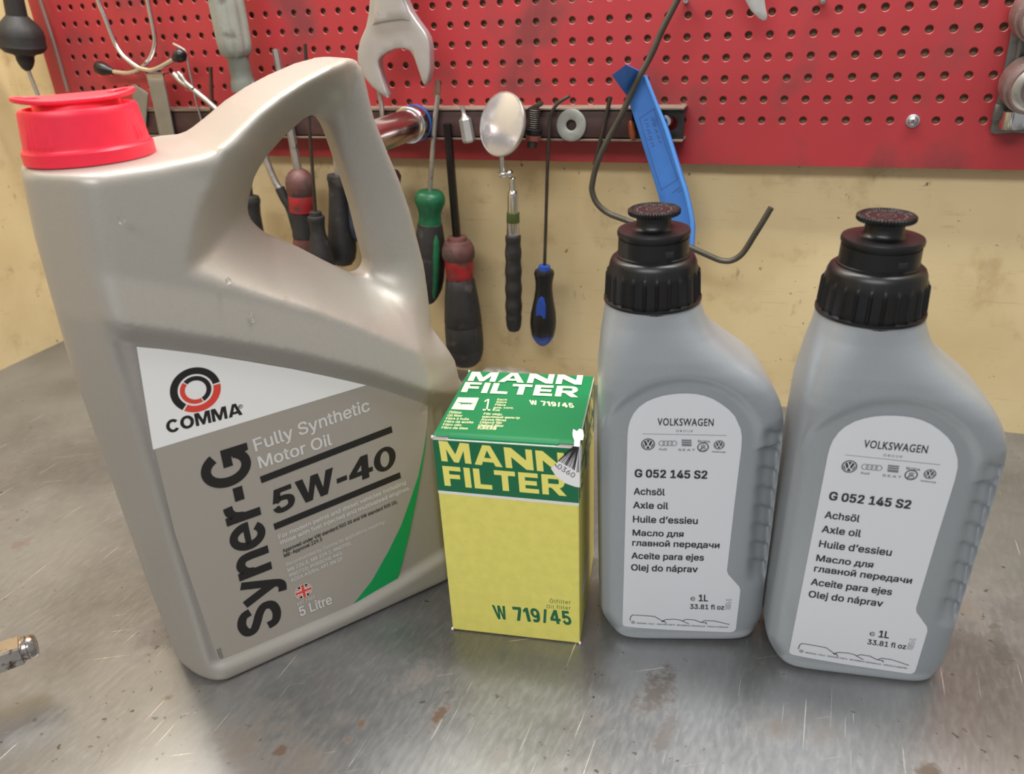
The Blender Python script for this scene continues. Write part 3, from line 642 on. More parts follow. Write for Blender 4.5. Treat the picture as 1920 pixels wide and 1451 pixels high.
# ================================================================ one litre bottles
BP = [Plane([.03839168, -.31160136, 0], [.96368495, .26653477, .01644805], [-.0150132, -.00742021, .99985976]),
      Plane([.13020144, -.30552902, 0], [.9897402, .14265239, -.0080393], [.00823142, -.00075663, .99996584])]
SILV = mat('silver_grey_plastic', (156, 161, 165), .36, .3, .02, 900, bump=.05, bscale=1500)
def bottle_section(z):
    xl = np.interp(z, [0, 100, 165, 185, 197, 204, 206], [-11.8, -11.8, -10.8, -9.2, -7.6, -6.6, -5.5])
    xr = np.interp(z, [0, 60, 130, 140, 147, 153, 158, 163, 168, 172.5, 177, 181, 185, 188.5, 193, 198, 204, 206], [82, 82.5, 83, 82.9, 82, 80.2, 77.8, 74.6, 70.6, 66, 60.4, 55.8, 51.2, 47.4, 44.2, 42, 40, 39])
    yf = np.interp(z, [0, 164, 172, 180, 188, 196, 204, 206], [0, 0, .6, 1.8, 3.6, 5.4, 6.8, 7.5])
    n = np.interp(z, [0, 140, 165, 180, 196, 204], [7, 7, 5.5, 3.8, 2.5, 2.1])
    if z < 19: xl += 9.5 * (1 - z / 19) ** 1.5
    if z < 13: xr -= 5.5 * (1 - z / 13) ** 1.5
    if z < 5: k = 5 - math.sqrt(max(25 - (5 - z) ** 2, 0)); xl += k * .5; xr -= k * .6; yf += k
    return xl, xr, yf, n
def bottle_relief(x, z):                              # how far the front is pressed in, in mm
    D = math.hypot(x - 29.5, z - 131) if z > 131 else (abs(x - 29.5) if x < 29.5 else 0)
    r = 2.2 * (1 - smst(37, 43.5, D)) * smst(2, 7, z)
    w_ = smst(42, 52, z + (x - 70) * .5) * (1 - smst(136, 148, z)); gx = smst(68.5, 75, x)
    if w_ > 0 and gx > 0:
        ph = ((z + (x - 70) * .75) / 12.2) % 1.
        r += w_ * gx * (2.8 + 3.4 * (ph if ph < .8 else (1 - ph) * 4))
    return float(r)
def bottle_front(x, z):
    xl, xr, yf, n = bottle_section(z); t = abs((x - (xl + xr) / 2) / ((xr - xl) / 2)); b = 30 - yf
    return 30 - b * max(1 - t ** n, 0) ** (1 / n)
def build_bottle(P0, label):
    root = thing('oil_bottle', label, 'bottle', group='silver one litre oil bottles'); root.matrix_world = P0.matrix()
    zs = [0, .4, 1, 1.8, 2.8, 4, 5.5] + list(np.arange(7, 204.1, 1.15)) + [205, 206]; n = 240; v = []; f = []
    for z in zs:
        xl, xr, yf, e = bottle_section(z); a, b, c = (xr - xl) / 2, 30 - yf, (xl + xr) / 2
        for k in range(n):
            t = 2 * math.pi * k / n; co, si = math.cos(t), math.sin(t)
            # even spacing: ray cast of the superellipse, then a squash to the real proportions
            q = (abs(co) ** e + abs(si) ** e) ** (-1 / e); x = c + a * co * q; y = 30 + (b if si < 0 else b - 4 * (b > 24)) * si * q
            if si < 0 and y < yf + 9: y += bottle_relief(x, z) * (1 - smst(yf + 4, yf + 9, y))
            v.append((x / 1e3, y / 1e3, z / 1e3))
    m = len(zs)
    for i in range(m - 1):
        for k in range(n): f.append((i * n + k, i * n + (k + 1) % n, (i + 1) * n + (k + 1) % n, (i + 1) * n + k))
    f.append(tuple(range(n))[::-1]); f.append(tuple((m - 1) * n + k for k in range(n)))
    body = link('body', v, f, SILV, root, sharp=50); sm = body.modifiers.new('soften', 'SMOOTH'); sm.factor = .5; sm.iterations = 2
    # label
    LB = mat('pale_silver_label', (216, 219, 224), .42, .05); INK = mat('dark_grey_ink', (48, 48, 54), .5); MID = mat('mid_grey_ink', (120, 122, 128), .5)
    B = BP[0]; Q = lambda x, y: np.array(B.uv(1110 + x / 2.8454, 700 + y / 2.8454, .002))    # read off the nearer of the two bottles in the photograph
    lab = [(163, 1335), (165, 1347), (176, 1353), (450, 1370), (740, 1381), (757, 1378), (768, 1366), (792, 1160), (786, 1138), (727, 1072), (720, 1052), (760, 700), (797, 400), (800, 340), (793, 296), (762, 228), (730, 193), (690, 163), (645, 136), (600, 119), (555, 110), (510, 107), (465, 108), (420, 112), (375, 120), (330, 134), (290, 152), (250, 181), (222, 215), (203, 255), (194, 290), (190, 330)]
    g = G(); vv, ff, _ = triangulate([[Q(*p) for p in lab]], .003)
    def place(u, z, l): return (u, (bottle_front(u * 1e3, z * 1e3) + bottle_relief(min(u * 1e3, 66), z * 1e3)) / 1e3 - .00022 - l, z)
    g.add([place(a, b, 0) for a, b in vv], ff, 0)
    pr = Print()
    def T(t, x0, y0, x1, y1, h, m=1, bold=.012, sp=1.): pr.text(t, Q(x0, y0), Q(x1, y1), Q(x0 + h * .02, y0 - h), m, bold, sp)
    T('VOLKSWAGEN', 349, 277, 648, 280, 28, 1, .020, 1.1); T('GROUP', 449, 312, 538, 314, 12, 1, 0, 1.3)
    pr.line([Q(271, 322), Q(716, 331)], .00022, 1)
    def vw(cx, cy, r, m=1):
        c = Q(cx, cy); R = abs(Q(cx + r, cy)[0] - c[0]); pr.disc(c, R, m); pr.disc(c, R * .84, 0); pr.disc(c, R * .76, m)
        S = lambda pts, wd: pr.line([c + np.array(p) * R for p in pts], wd * R, 0)
        S([(-.30, .66), (0, .04), (.30, .66)], .15); S([(-.66, .34), (-.30, -.60), (0, .0), (.30, -.60), (.66, .34)], .15)
    vw(299, 378, 37); vw(678, 381, 29)
    for i in range(4):
        c = Q(372 + i * 21.5, 372.5); R = abs(Q(388, 372)[0] - Q(372, 372)[0]); pr.ring(c, R * .84, R * 1.08, 2, n=28)
    T('Audi', 356, 409, 398, 410, 12, 1, .0)
    for k, (y0, y1) in enumerate(((352, 360), (363, 371), (374, 387))): pr.poly([Q(478 + (k == 2) * 2, y1), Q(530, y1 + 1), Q(531, y0 + 1), Q(478, y0)], 2)
    T('SEAT', 460, 412, 549, 414, 11, 1, .0, 1.2)
    T('ŠKODA', 564, 367, 630, 369, 8, 1, .01, 1.05)
    c = Q(592, 393); R = abs(Q(622, 393)[0] - c[0]); pr.ring(c, R * .84, R * 1.02, 1, n=32)
    S = lambda pts, wd: pr.line([c + np.array(p) * R for p in pts], wd * R, 1)
    S([(-.55, -.5), (.1, -.1), (.55, -.35)], .12); S([(-.3, -.3), (-.25, .5)], .12); S([(-.05, -.15), (.05, .6)], .12); S([(.18, -.15), (.35, .45)], .12); S([(-.5, -.62), (.5, -.62)], .1)
    T('Nutzfahrzeuge', 640, 419, 712, 422, 6, 1, .01)
    T('G 052 145 S2', 227, 552, 614, 560, 40, 1, .028)
    for t, y, x0, x1, h in (('Achsöl', 645, 222, 388, 34), ('Axle oil', 718, 219, 406, 34), ('Huile d’essieu', 793, 218, 563, 34), ('Масло для', 864, 216, 488, 31), ('главной передачи', 918, 214, 679, 31), ('Aceite para ejes', 987, 210, 596, 32), ('Olej do náprav', 1050, 208, 563, 32)):
        T(t, x0, y, x1, y + (x1 - x0) * .027, h, 1, .017)
    T('1L', 569, 1213, 618, 1214, 33, 1, .024); T('33.81 fl oz', 522, 1254, 705, 1259, 24, 1, .016)
    c = Q(539, 1201); R = .00142; pr.ring(c, R * .72, R, 1, 40, 330, 24); pr.line([c + np.array((-R * .8, 0)), c + np.array((R * .85, 0))], R * .22, 1)
    a, b = Q(739, 1258), Q(744, 1202); pr.text('P008F26-01', a, b, a + np.array((-.0030, 0)) * 1.0, 2, 0)
    for pts in (((203, 1318), (206, 1298), (216, 1288), (280, 1291), (332, 1295), (352, 1306), (372, 1318), (386, 1320)), ((372, 1322), (392, 1312), (440, 1310), (470, 1314), (492, 1324), (516, 1334)), ((480, 1320), (500, 1311), (545, 1313), (575, 1325), (606, 1330)), ((582, 1328), (600, 1317), (650, 1319), (690, 1328), (732, 1338)), ((376, 1325), (384, 1320), (396, 1332)), ((606, 1326), (612, 1336))):
        pr.line([Q(*p) for p in pts], .0004, 1)
    pr.ring(Q(219, 1327), .0008, .00105, 1, n=20); T('R', 216.5, 1330, 221.5, 1330, 6, 1, .01)
    T('ORIGINAL TEILE · GENUINE PARTS · RECAMBIOS ORIGINALES · PIÈCES D’ORIGINE ·', 237, 1334, 733, 1357, 6.5, 1, .008, 1.1)
    pr.into(g, place, .00006)
    link('front_label', g.v, g.f, [LB, INK, MID], root, fm=g.m, smooth=False)
    # cap with pouring spout
    ax = (.0167, .030, 0)
    def ribs(a, h):
        if not (.2065 < h < .2205): return 1.
        return 1 + .055 * max(0, 1 - ((a * 24 / (2 * math.pi) + .5) % 1 - .5) ** 2 * 60) * smst(.2205, .2185, h)
    ring_ = lathe(ax, (0, 0, 1), [(.198, .0222), (.1985, .0232), (.2035, .0234), (.2040, .0228)], 64); band = link('tamper_band', *ring_, BLACK, root, sharp=40)
    prof = [(.2040, .0230), (.2042, .0242), (.2055, .0242), (.2060, .0226), (.2064, .0226)] + [(.2068 + .0012 * i, .0226 - .00006 * i) for i in range(12)] + [(.2212, .0216), (.2235, .0212), (.2255, .0203), (.2266, .0188), (.2268, .0176)]
    cap = link('screw_cap', *lathe(ax, (0, 0, 1), prof, 288, ribs), BLACK, root, sharp=40)
    prof = [(.2262, .0180), (.2275, .0180), (.2278, .0172), (.2355, .0170), (.2358, .0164), (.2368, .0164), (.2371, .0175), (.2385, .0176), (.2394, .0172), (.2398, .0105), (.2405, .0092), (.2420, .0084), (.2468, .0082)]
    sp = link('pour_spout', *lathe(ax, (0, 0, 1), prof, 64), BLACK, root, sharp=35)
    a0 = math.radians(-72); link('latch_window', *bevelbox((ax[0] + .0168 * math.cos(a0) - .0028, ax[1] + .0168 * math.sin(a0) - .0006, .2295), (ax[0] + .0168 * math.cos(a0) + .0028, ax[1] + .0168 * math.sin(a0) + .001, .2325), .0003), mat('black_gloss_plastic', (40, 38, 40), .2), sp)
    prof = [(.2462, .0080), (.2466, .0117), (.2472, .0122), (.2488, .0122), (.2494, .0117), (.2494, .0108), (.2488, .0104), (.2486, .001)]
    knob = link('pull_knob', *lathe(ax, (0, 0, 1), prof, 208, lambda a, h: 1 + (.028 * math.cos(a * 52) if .2464 < h < .2490 else 0)), BLACK, root, sharp=35)
    g = G(); pr = Print()
    for i in range(14):
        a = 2 * math.pi * i / 14 + .2; pr.line([(ax[0] + .0082 * math.cos(a + d), ax[1] + .0082 * math.sin(a + d)) for d in (-.12, .1)], .0007, 0)
    pr.ring(ax[:2], .0035, .0039, 0, n=24); pr.line([(ax[0] - .002, ax[1]), (ax[0] + .002, ax[1] + .0008)], .0006, 0)
    pr.into(g, lambda u, v_, l: (u, v_, .2487 + l), .00006); link('lit_mould_marks', g.v, g.f, mat('lit_black_plastic', (88, 84, 84), .35), knob, fm=g.m, smooth=False)  # flat marks painted lighter, as light caught on raised black plastic
    return root
b1 = build_bottle(BP[0], 'silver grey axle oil bottle standing against the yellow and green carton')
def copy_tree(o, parent=None):
    c = o.copy(); sc.collection.objects.link(c); c.parent = parent
    for ch in list(o.children): copy_tree(ch, c)
    return c
b2 = copy_tree(b1); b2.matrix_world = BP[1].matrix(); b2['label'] = 'silver grey axle oil bottle standing farthest from the carton, nearest the viewer'
# ================================================================ tools on the wall
def wp(px, py, Y): return on_y(px, py, Y)
def pw(pts, Y): return [wp(x, y, Y) for x, y in pts]
RAILY = -.016
def hang(name, label, cat, px, py, Y, group=None):
    return thing(name, label, cat, tuple(wp(px, py, Y)), group)
def part(root, name, vf, m, sharp=40, smooth=True):
    v, f = vf; off = np.array(root.location) if root.parent is None else np.array(root.parent.location)
    o = link(name, [tuple(np.array(x) - off) for x in v], f, m, root, smooth=smooth, sharp=sharp); return o
def prof_px(a, b, Y, prof, n=32, mod=None, ysc=1.):
    """Turned shape along the line from pixel a to pixel b on the plane Y; prof: (pixel row or 0..1 fraction, radius in pixels)."""
    A, B = wp(*a, Y), wp(*b, Y); L = np.linalg.norm(B - A); k = mpp((A + B) / 2)
    pr = [((t - a[1]) / (b[1] - a[1]) * L if abs(t) > 1.5 else t * L, max(r, .05) * k) for t, r in prof]
    return lathe(A, B - A, pr, n, mod)
def rod(pts, r, Y, n=12, sm=6):
    P = pw(pts, Y); k = mpp(P[len(P) // 2]); P = smooth_path(P, sm) if len(P) > 2 else P
    return tube(P, r * k, n)
def slab(outline, Y, H, rnd=.0006, holes=(), step=.003, r3=2):
    o = [(p[0], p[2]) for p in pw(outline, Y)]; h = [[(p[0], p[2]) for p in pw(q, Y)] for q in holes]
    return pillow(o, h, H, Y, rnd, step, r3)
def circ(cx, cy, rx, ry, n=28, a0=0.): return [(cx + rx * math.cos(a0 + 2 * math.pi * i / n), cy + ry * math.sin(a0 + 2 * math.pi * i / n)) for i in range(n)]

# ---- magnetic rail
t = hang('magnetic_tool_rail', 'dark magnetic tool rail along the lower edge of the red board', 'tool rail', 800, 262, -.001)
PA, PB = wp(236, 200, RAILY), wp(1284, 200, RAILY); zt, zb = wp(1000, 203, RAILY)[2], wp(1100, 262, RAILY)[2]
RDARK = mat('black_rail_paint', (34, 31, 30), .45, .1, .2, 60); RMAG = mat('rusty_dark_magnet', (66, 44, 42), .55, .1, .22, 40, dirt=(92, 60, 50), dscale=45, dthr=.6); DUST = mat('dusty_steel_lip', (128, 112, 98), .6, .3, .15, 80)
hc = wp(1257, 232, RAILY); hr = .0052
chan = [(PA[0], zt), (PB[0], zt), (PB[0], zb), (PA[0], zb)][::-1]
hole = [(hc[0] + hr * math.cos(2 * math.pi * i / 20), hc[2] + hr * math.sin(2 * math.pi * i / 20)) for i in range(20)]
ch = part(t, 'channel', pillow(chan, [hole], .0008, RAILY + .002, .0003, .006, 2), RDARK)
part(t, 'top_lip', bevelbox((PA[0], RAILY - .0035, zt - .0012), (PB[0], -.0002, zt + .0006), .0004), DUST)
part(t, 'bottom_lip', bevelbox((PA[0], RAILY - .0035, zb - .0006), (PB[0], -.0002, zb + .0010), .0004), DUST)
part(t, 'magnet', bevelbox((PA[0] + .004, RAILY - .0022, zb + .0022), (wp(1186, 230, RAILY)[0], RAILY + .003, zt - .0022), .0004), RMAG)
b0 = wp(1249, 226, RAILY - .001); part(t, 'bolt', lathe(b0 + np.array([0, .004, 0]), (0, -1, 0), [(0, .0050), (.0075, .0050), (.0088, .0042), (.0089, .0022), (.0075, .0020), (.0075, .0002)], 24), CHROME)

# ---- screwdrivers and picks
YS = -.0235
t = hang('screwdriver', 'green and black handled screwdriver with flat steel blade, upright on the rail', 'screwdriver', 806, 569, YS)
part(t, 'shaft', rod([(821, 178), (818, 205), (812, 270), (806, 362)], 4.8, YS), STEEL)
part(t, 'blade', slab([(817, 150), (824, 150), (826, 165), (824, 186), (818, 190), (814, 176)], YS, .0011, .0003), mat('rusty_steel', (120, 98, 84), .5, .6, .25, 120))
part(t, 'collar', prof_px((806, 357), (806, 571), YS, [(357, 10), (358, 20), (362, 26), (370, 29), (378, 28.5), (388, 24), (398, 21.5), (413, 22), (416, 22.4)], 6 * 8, lambda a, h: 1 - .05 * abs(math.cos(3 * a))), GREENP)
gr = part(t, 'grip', prof_px((806, 357), (806, 571), YS, [(414, 20), (416, 22.5), (430, 25), (446, 27.5), (470, 28.5), (495, 28.5), (520, 27), (540, 23), (555, 16), (565, 9), (570, 2)], 40), RUBBER)
part(gr, 'inlay', prof_px((817, 440), (814, 560), YS - .007, [(440, 2), (452, 7), (480, 9), (520, 8), (545, 6), (560, 2)], 16), GREENP)
part(gr, 'inlay', prof_px((790, 440), (792, 560), YS - .004, [(440, 2), (452, 8), (480, 11), (520, 10), (545, 6), (560, 2)], 16), GREENP)

t = hang('ratchet_screwdriver', 'chunky red and black ratchet screwdriver with dark hexagonal shaft, lowest in the row', 'screwdriver', 873, 682, YS)
part(t, 'shaft', prof_px((838.5, 232), (857, 450), YS, [(232, 7.5), (450, 8)], 6), mat('blued_steel', (44, 38, 38), .32, .7, .2, 60), smooth=False)
part(t, 'collar', prof_px((857, 444), (874, 683), YS, [(443, 9), (444, 17), (450, 18.5), (452, 24), (458, 27), (463, 29.5), (472, 30.5), (480, 29.5), (484, 26.5)], 40, lambda a, h: 1 - .02 * abs(math.cos(4 * a))), DIRTYRED)
part(t, 'red_sleeve', prof_px((857, 444), (874, 683), YS, [(482, 25), (484, 26.5), (498, 25.5), (508, 25), (516, 25.5), (518, 24)], 40), REDP)
def fins(a, h): return 1 - .035 * max(0, math.cos(a * 9)) ** 4
part(t, 'grip', prof_px((857, 444), (874, 683), YS, [(516, 24), (518, 26), (535, 28.5), (552, 31), (575, 33.5), (600, 35.5), (603, 34), (606, 35.5), (630, 36), (646, 36), (649, 34.5), (652, 35.5), (664, 33), (674, 29), (681, 22), (684, 4)], 90, fins), RUBBER)

t = hang('inspection_mirror', 'round inspection mirror on a jointed stem with finger-grooved black handle', 'inspection mirror', 963, 621, YS)
c = wp(939.5, 233, -.038); k = mpp(c); th = math.radians(-26); n_ = np.array([math.sin(th), -math.cos(th), .28]); n_ /= np.linalg.norm(n_); r = 59 * k
d0 = part(t, 'mirror_case', lathe(c - n_ * .0035, n_, [(0, r * .9), (.0008, r * .99), (.003, r), (.0036, r * .985), (.0037, r * .955), (.0034, r * .95)], 56), STEEL)
part(d0, 'mirror_glass', lathe(c - n_ * .0004, n_, [(0, r * .95), (.0004, r * .95), (.0005, r * .94)], 56), mat('mirror_glass', (196, 198, 202), .2, .7, dirt=(150, 154, 164), dscale=45, dthr=.5))  # darker blotches also put dark reflections into the glass colour
part(t, 'stem', tube([wp(940, 288, -.034), wp(942, 322, -.028)], 5 * k, 10), CHROME)
j = part(t, 'ball_joint', lathe(wp(936, 328, -.027), wp(966, 324, -.027) - wp(936, 328, -.027), [(0, .5 * k), (1.5 * k, 5 * k), (5 * k, 7 * k), (9 * k, 7.6 * k), (13 * k, 6 * k), (15 * k, 5 * k), (18 * k, 7 * k), (23 * k, 8 * k), (27 * k, 6 * k), (30 * k, .5 * k)], 24), CHROME)
part(t, 'telescopic_tube', prof_px((961, 334), (962, 405), YS, [(333, 5), (334, 6), (357, 6.2), (360, 9), (364, 9.6), (370, 10), (402, 10.4)], 24), CHROME)
part(t, 'green_band', prof_px((962, 396), (962, 420), YS, [(397, 10), (398, 12), (416, 12.5), (418, 11.5)], 24), mat('olive_green_band', (70, 82, 36), .5))
part(t, 'ferrule', prof_px((962, 416), (962, 446), YS, [(416, 12), (442, 12.4), (444, 11)], 24), CHROME)
part(t, 'grip', prof_px((962, 440), (963.5, 622), YS, [(441, 13)] + [(442 + 2.5 * i, 14.3 + (.8 * math.sin((442 + 2.5 * i - 464) / 33 * 2 * math.pi) if 450 < 442 + 2.5 * i < 590 else 0) + min(1.2, i * .03)) for i in range(62)] + [(600, 14.8), (610, 14), (618, 11), (622, 3)], 28), RUBBER)

t = hang('hooked_pick', 'slim hooked pick with blue and black pear-shaped handle', 'pick', 1018, 648, YS)
part(t, 'shaft', rod([(1021, 500), (1023.5, 420), (1026, 330), (1029, 255), (1031, 228), (1036, 208), (1047, 193), (1068, 180)], 3.3, YS, 10), DARKST)
part(t, 'ferrule', prof_px((1021, 497), (1020, 512), YS, [(497, 7), (498, 11), (506, 12), (511, 13)], 24), BLUEP)
g_ = part(t, 'grip', prof_px((1020.5, 505), (1017.5, 648), YS, [(505, 11), (507, 17), (512, 18.8), (518, 17.5), (528, 15.8), (540, 15.6), (555, 17.5), (570, 20.5), (585, 23.5), (600, 24.8), (612, 24.2), (624, 22), (634, 17)], 36), BLACK)
part(t, 'butt', prof_px((1020.5, 505), (1017.5, 648), YS, [(622, 21), (626, 22), (634, 18), (641, 13), (646, 7), (648, 1)], 36), BLUEP)
v, f = slab([(1008, 592), (1005, 596), (1006, 575), (1010, 560), (1015, 556), (1020, 560), (1023, 575), (1023, 597), (1019, 597), (1017, 612), (1014, 618), (1010, 618), (1009, 605)], YS - .0098, .0012, .0004); part(g_, 'inlay', (v, f), BLUEP)
part(g_, 'hole_shade_disc', lathe(wp(1012, 625, YS - .0086), (0, -1, 0), [(0, .0024), (.0012, .0024), (.0013, .0022)], 20), mat('painted_hole_shade', (10, 9, 9), .8))  # solid dark disc stands in for the shade inside a hanging hole

t = hang('screwdriver', 'greasy red and black screwdriver behind the canister handle with thick grey shaft', 'screwdriver', 572, 480, YS)
part(t, 'shaft', prof_px((516.5, 92), (560, 325), YS, [(92, 7), (200, 7.5), (325, 8.5)], 6), STEEL, smooth=False)
part(t, 'collar', prof_px((560, 318), (574, 490), YS, [(317, 9), (319, 13), (325, 20), (332, 24), (342, 26), (352, 25.5), (360, 24), (363, 23)], 36), DIRTYRED)
part(t, 'red_sleeve', prof_px((560, 318), (574, 490), YS, [(361, 22), (364, 23.5), (380, 23), (393, 22.5)], 36), REDP)
part(t, 'grip', prof_px((560, 318), (574, 490), YS, [(391, 19), (394, 20), (410, 20), (430, 21), (441, 21.5), (443, 19)], 36), RUBBER)
part(t, 'butt', prof_px((560, 318), (574, 490), YS, [(441, 18), (443, 20.5), (470, 24), (486, 20), (490, 3)], 36), DIRTYRED)
t = hang('screwdriver', 'small matt black screwdriver with very thin shaft, in front of the greasy red one', 'screwdriver', 608, 520, -.052)
Yd = -.052
part(t, 'shaft', rod([(572, 82), (576, 150), (581, 250), (586, 320), (592, 400)], 3.2, -.052, 8), DARKST)
part(t, 'grip', prof_px((591, 396), (608, 522), Yd, [(396, 8), (397, 11), (404, 11.5), (405, 15), (408, 16), (413, 15), (425, 13.5), (436, 14), (455, 18.5), (475, 22), (500, 24), (515, 19), (522, 4)], 32), RUBBER)
t = hang('screwdriver', 'plain black-handled screwdriver with bright shaft seen through the canister handle', 'screwdriver', 646, 497, YS)
part(t, 'shaft', rod([(616, 140), (622, 200), (634, 336)], 6.3, YS), STEEL)
part(t, 'grip', prof_px((632, 327), (645, 498), YS, [(327, 12), (328, 18.5), (334, 19.5), (340, 18), (352, 17.5), (380, 19.5), (410, 23), (440, 26.5), (465, 27), (482, 24), (494, 16), (498, 3)], 36, lambda a, h: 1 - .03 * math.cos(6 * a)), RUBBER)
t = hang('screwdriver', 'screwdriver with dark blue-grey handle beside the plain black one', 'screwdriver', 682, 455, YS)
part(t, 'shaft', rod([(655, 180), (668, 350)], 5, YS), STEEL)
part(t, 'grip', prof_px((668, 345), (682, 455), YS, [(345, 14), (347, 18), (360, 19), (390, 20.5), (420, 22.5), (440, 21), (451, 13), (455, 3)], 32), mat('blue_grey_handle', (52, 58, 72), .5, 0, .2, 90))
t = hang('screwdriver', 'screwdriver mostly hidden behind the canister handle, only its bright shaft in view', 'screwdriver', 738, 440, YS)
part(t, 'shaft', rod([(709, 158), (717, 215), (728, 330)], 4.8, YS), STEEL)
part(t, 'grip', prof_px((728, 318), (738, 440), YS, [(318, 10), (320, 18), (330, 23), (345, 20), (370, 19), (400, 22), (425, 19), (440, 3)], 32), DIRTYRED)
t = hang('screwdriver', 'short black screwdriver handle peeping past the lower edge of the canister handle', 'screwdriver', 480, 480, YS)
part(t, 'shaft', rod([(455, 225), (462, 300), (471, 372)], 4.5, YS), DARKST)
part(t, 'grip', prof_px((470, 366), (482, 485), YS, [(366, 9), (368, 14.5), (374, 16.5), (380, 16), (383, 15), (400, 14.5), (430, 17), (460, 20), (478, 16), (485, 3)], 32, ), RUBBER)
t = hang('bent_pry_bar', 'curved steel pry bar with dark handle behind the greasy red screwdriver', 'pry bar', 545, 400, -.020)
part(t, 'bar', rod([(478, 215), (490, 262), (497, 292), (508, 322), (519, 345), (531, 362)], 6.3, -.020), STEEL)
part(t, 'grip', rod([(524, 352), (534, 372), (545, 392), (556, 430)], 9, -.020), RUBBER)

# ---- small things on the rail
t = hang('hex_bit', 'small bright hexagonal screwdriver bit stuck on the rail next to the mirror', 'bit', 880, 266, RAILY - .004)
Yb = RAILY - .0068
part(t, 'tip', prof_px((866.5, 198), (871.5, 222), Yb, [(198, 4.5), (210, 4), (216, 5), (222, 10)], 12), STEEL)
part(t, 'hex_shank', prof_px((871, 220), (880, 267), Yb, [(219, 7), (224, 11.5), (263, 12.5), (267, 10.5)], 6), SPANNER, smooth=False)
t = hang('washer', 'thick grey steel washer on the magnetic rail', 'washer', 1071, 234, RAILY - .004)
part(t, 'ring', slab(circ(1071.6, 234.5, 27.3, 30.6, 48), RAILY - .0045, .0014, .0006, [circ(1071.6, 234.5, 9.6, 10.4, 24)], .003), mat('zinc_grey', (150, 152, 146), .5, .45, .08, 80))
t = hang('steel_pin', 'thin straight steel rod leaning on the rail beside the long bent rod', 'rod', 1116, 308, RAILY - .005)
part(t, 'shank', rod([(1145, 181), (1115, 309)], 3.9, RAILY - .0055, 10), DARKST)
t = hang('brass_bit', 'little reddish brass tip stuck to the rail behind the blue strap', 'bit', 1184, 258, RAILY - .004)
part(t, 'shank', prof_px((1182, 226), (1187, 260), RAILY - .0058, [(226, 4), (232, 6), (250, 7.5), (260, 5)], 16), mat('copper_brass', (156, 84, 58), .35, .7, .2, 100))
t = hang('spring_plunger', 'dark screw with a flat plate head and black knob stuck on the rail', 'fastener', 1000, 275, RAILY - .006)
Yp = RAILY - .010
part(t, 'plate_head', slab([(986, 208), (992, 201), (1004, 195), (1016, 190), (1020, 192), (1017, 198), (1004, 206), (992, 210)], Yp, .0012, .0004), DARKST)
part(t, 'threaded_shank', prof_px((1003, 203), (1000, 242), Yp, [(203, 11)] + [(204 + 2 * i, 11.5 if i % 2 else 9.5) for i in range(18)] + [(241, 9)], 24), DARKST)
part(t, 'knob', prof_px((1001, 240), (1000, 252), Yp, [(240, 12), (242, 15), (250, 15), (252, 13)], 28), BLACK)
part(t, 'copper_ring', prof_px((1000, 252), (999, 264), Yp, [(252, 12), (254, 14.5), (262, 14), (264, 11)], 28), mat('copper_ring', (150, 92, 84), .4, .6))
part(t, 'stub', prof_px((998, 263), (997, 277), Yp, [(263, 9), (276, 9), (277, 7)], 20), DARKST)

t = hang('magnetic_socket', 'shiny chrome socket with painted red reflection and blue ring standing out from the rail', 'socket', 782, 228, RAILY)
s0 = wp(783, 229, RAILY - .0022); k = mpp(s0)
SOC = mat('chrome_red_reflection', (188, 166, 160), .2, 1.)  # red reflection of the board is tinted into this chrome
R_ = 32 * k
part(t, 'base', lathe(s0, (0, -1, 0), [(0, R_ * .96), (.002, R_ * .98), (.013, R_ * .98), (.0135, R_ * .9)], 48), SOC)
part(t, 'blue_ring', lathe(s0 + np.array([0, -.0025, 0]), (0, -1, 0), [(0, R_ * .98), (.0003, R_ * 1.03), (.0022, R_ * 1.03), (.0025, R_ * .98)], 48), mat('blue_ring', (64, 110, 200), .25, .2))
part(t, 'rim', lathe(s0 + np.array([0, -.0135, 0]), (0, -1, 0), [(0, R_ * .9), (.0004, R_ * 1.0), (.003, R_ * 1.02), (.0036, R_ * .96), (.0045, R_ * .97), (.007, R_ * .97), (.0075, R_ * .84)], 48), CHROME)
part(t, 'barrel', lathe(s0 + np.array([0, -.020, 0]), (0, -1, 0), [(0, R_ * .86), (.090, R_ * .84), (.091, R_ * .8), (.091, R_ * .55), (.080, R_ * .5), (.080, .0005)], 48), SOC)

# ---- long things
t = hang('bent_rod', 'long dark steel rod bent into a wide hook under the board', 'rod', 1353, 489, -.030)
part(t, 'shank', rod([(1296, -50), (1270, 0), (1242, 55), (1220, 105), (1190, 160), (1167, 212), (1137, 267), (1119, 309), (1110.5, 345), (1111, 362), (1120, 382), (1141, 400), (1179, 415), (1240, 440), (1306, 469), (1333, 481), (1353, 488.5), (1373, 488), (1393, 474), (1415, 440), (1433, 411), (1446, 389)], 5.4, -.033, 14, 6), mat('greasy_dark_rod', (74, 70, 60), .5, .4, .2, 60))
t = hang('plastic_strap', 'blue plastic tool strap hanging askew across the end of the rail', 'strap', 1302, 478, -.026)
BLUE = mat('blue_strap_plastic', (62, 116, 192), .45, 0, .06, 60, dirt=(52, 86, 150), dscale=40, dthr=.62); NAVY = BLUE
Yb = -.0245
body = [(1176, 181), (1185, 207), (1205, 270), (1218, 311), (1230, 350), (1241, 388), (1250, 420), (1256, 450), (1260, 484), (1302, 484), (1302.5, 455), (1304, 424), (1299, 393), (1291, 359), (1280, 325), (1255, 245), (1232, 190), (1215, 150), (1204, 136)]
bd = part(t, 'strap_body', slab(body, Yb, .0016, .0006, (), .005), BLUE)
fold0, fold1 = wp(1176, 181, Yb), wp(1204, 136, Yb); e0, e1 = wp(1147, 141, -.052), wp(1174, 121, -.052)
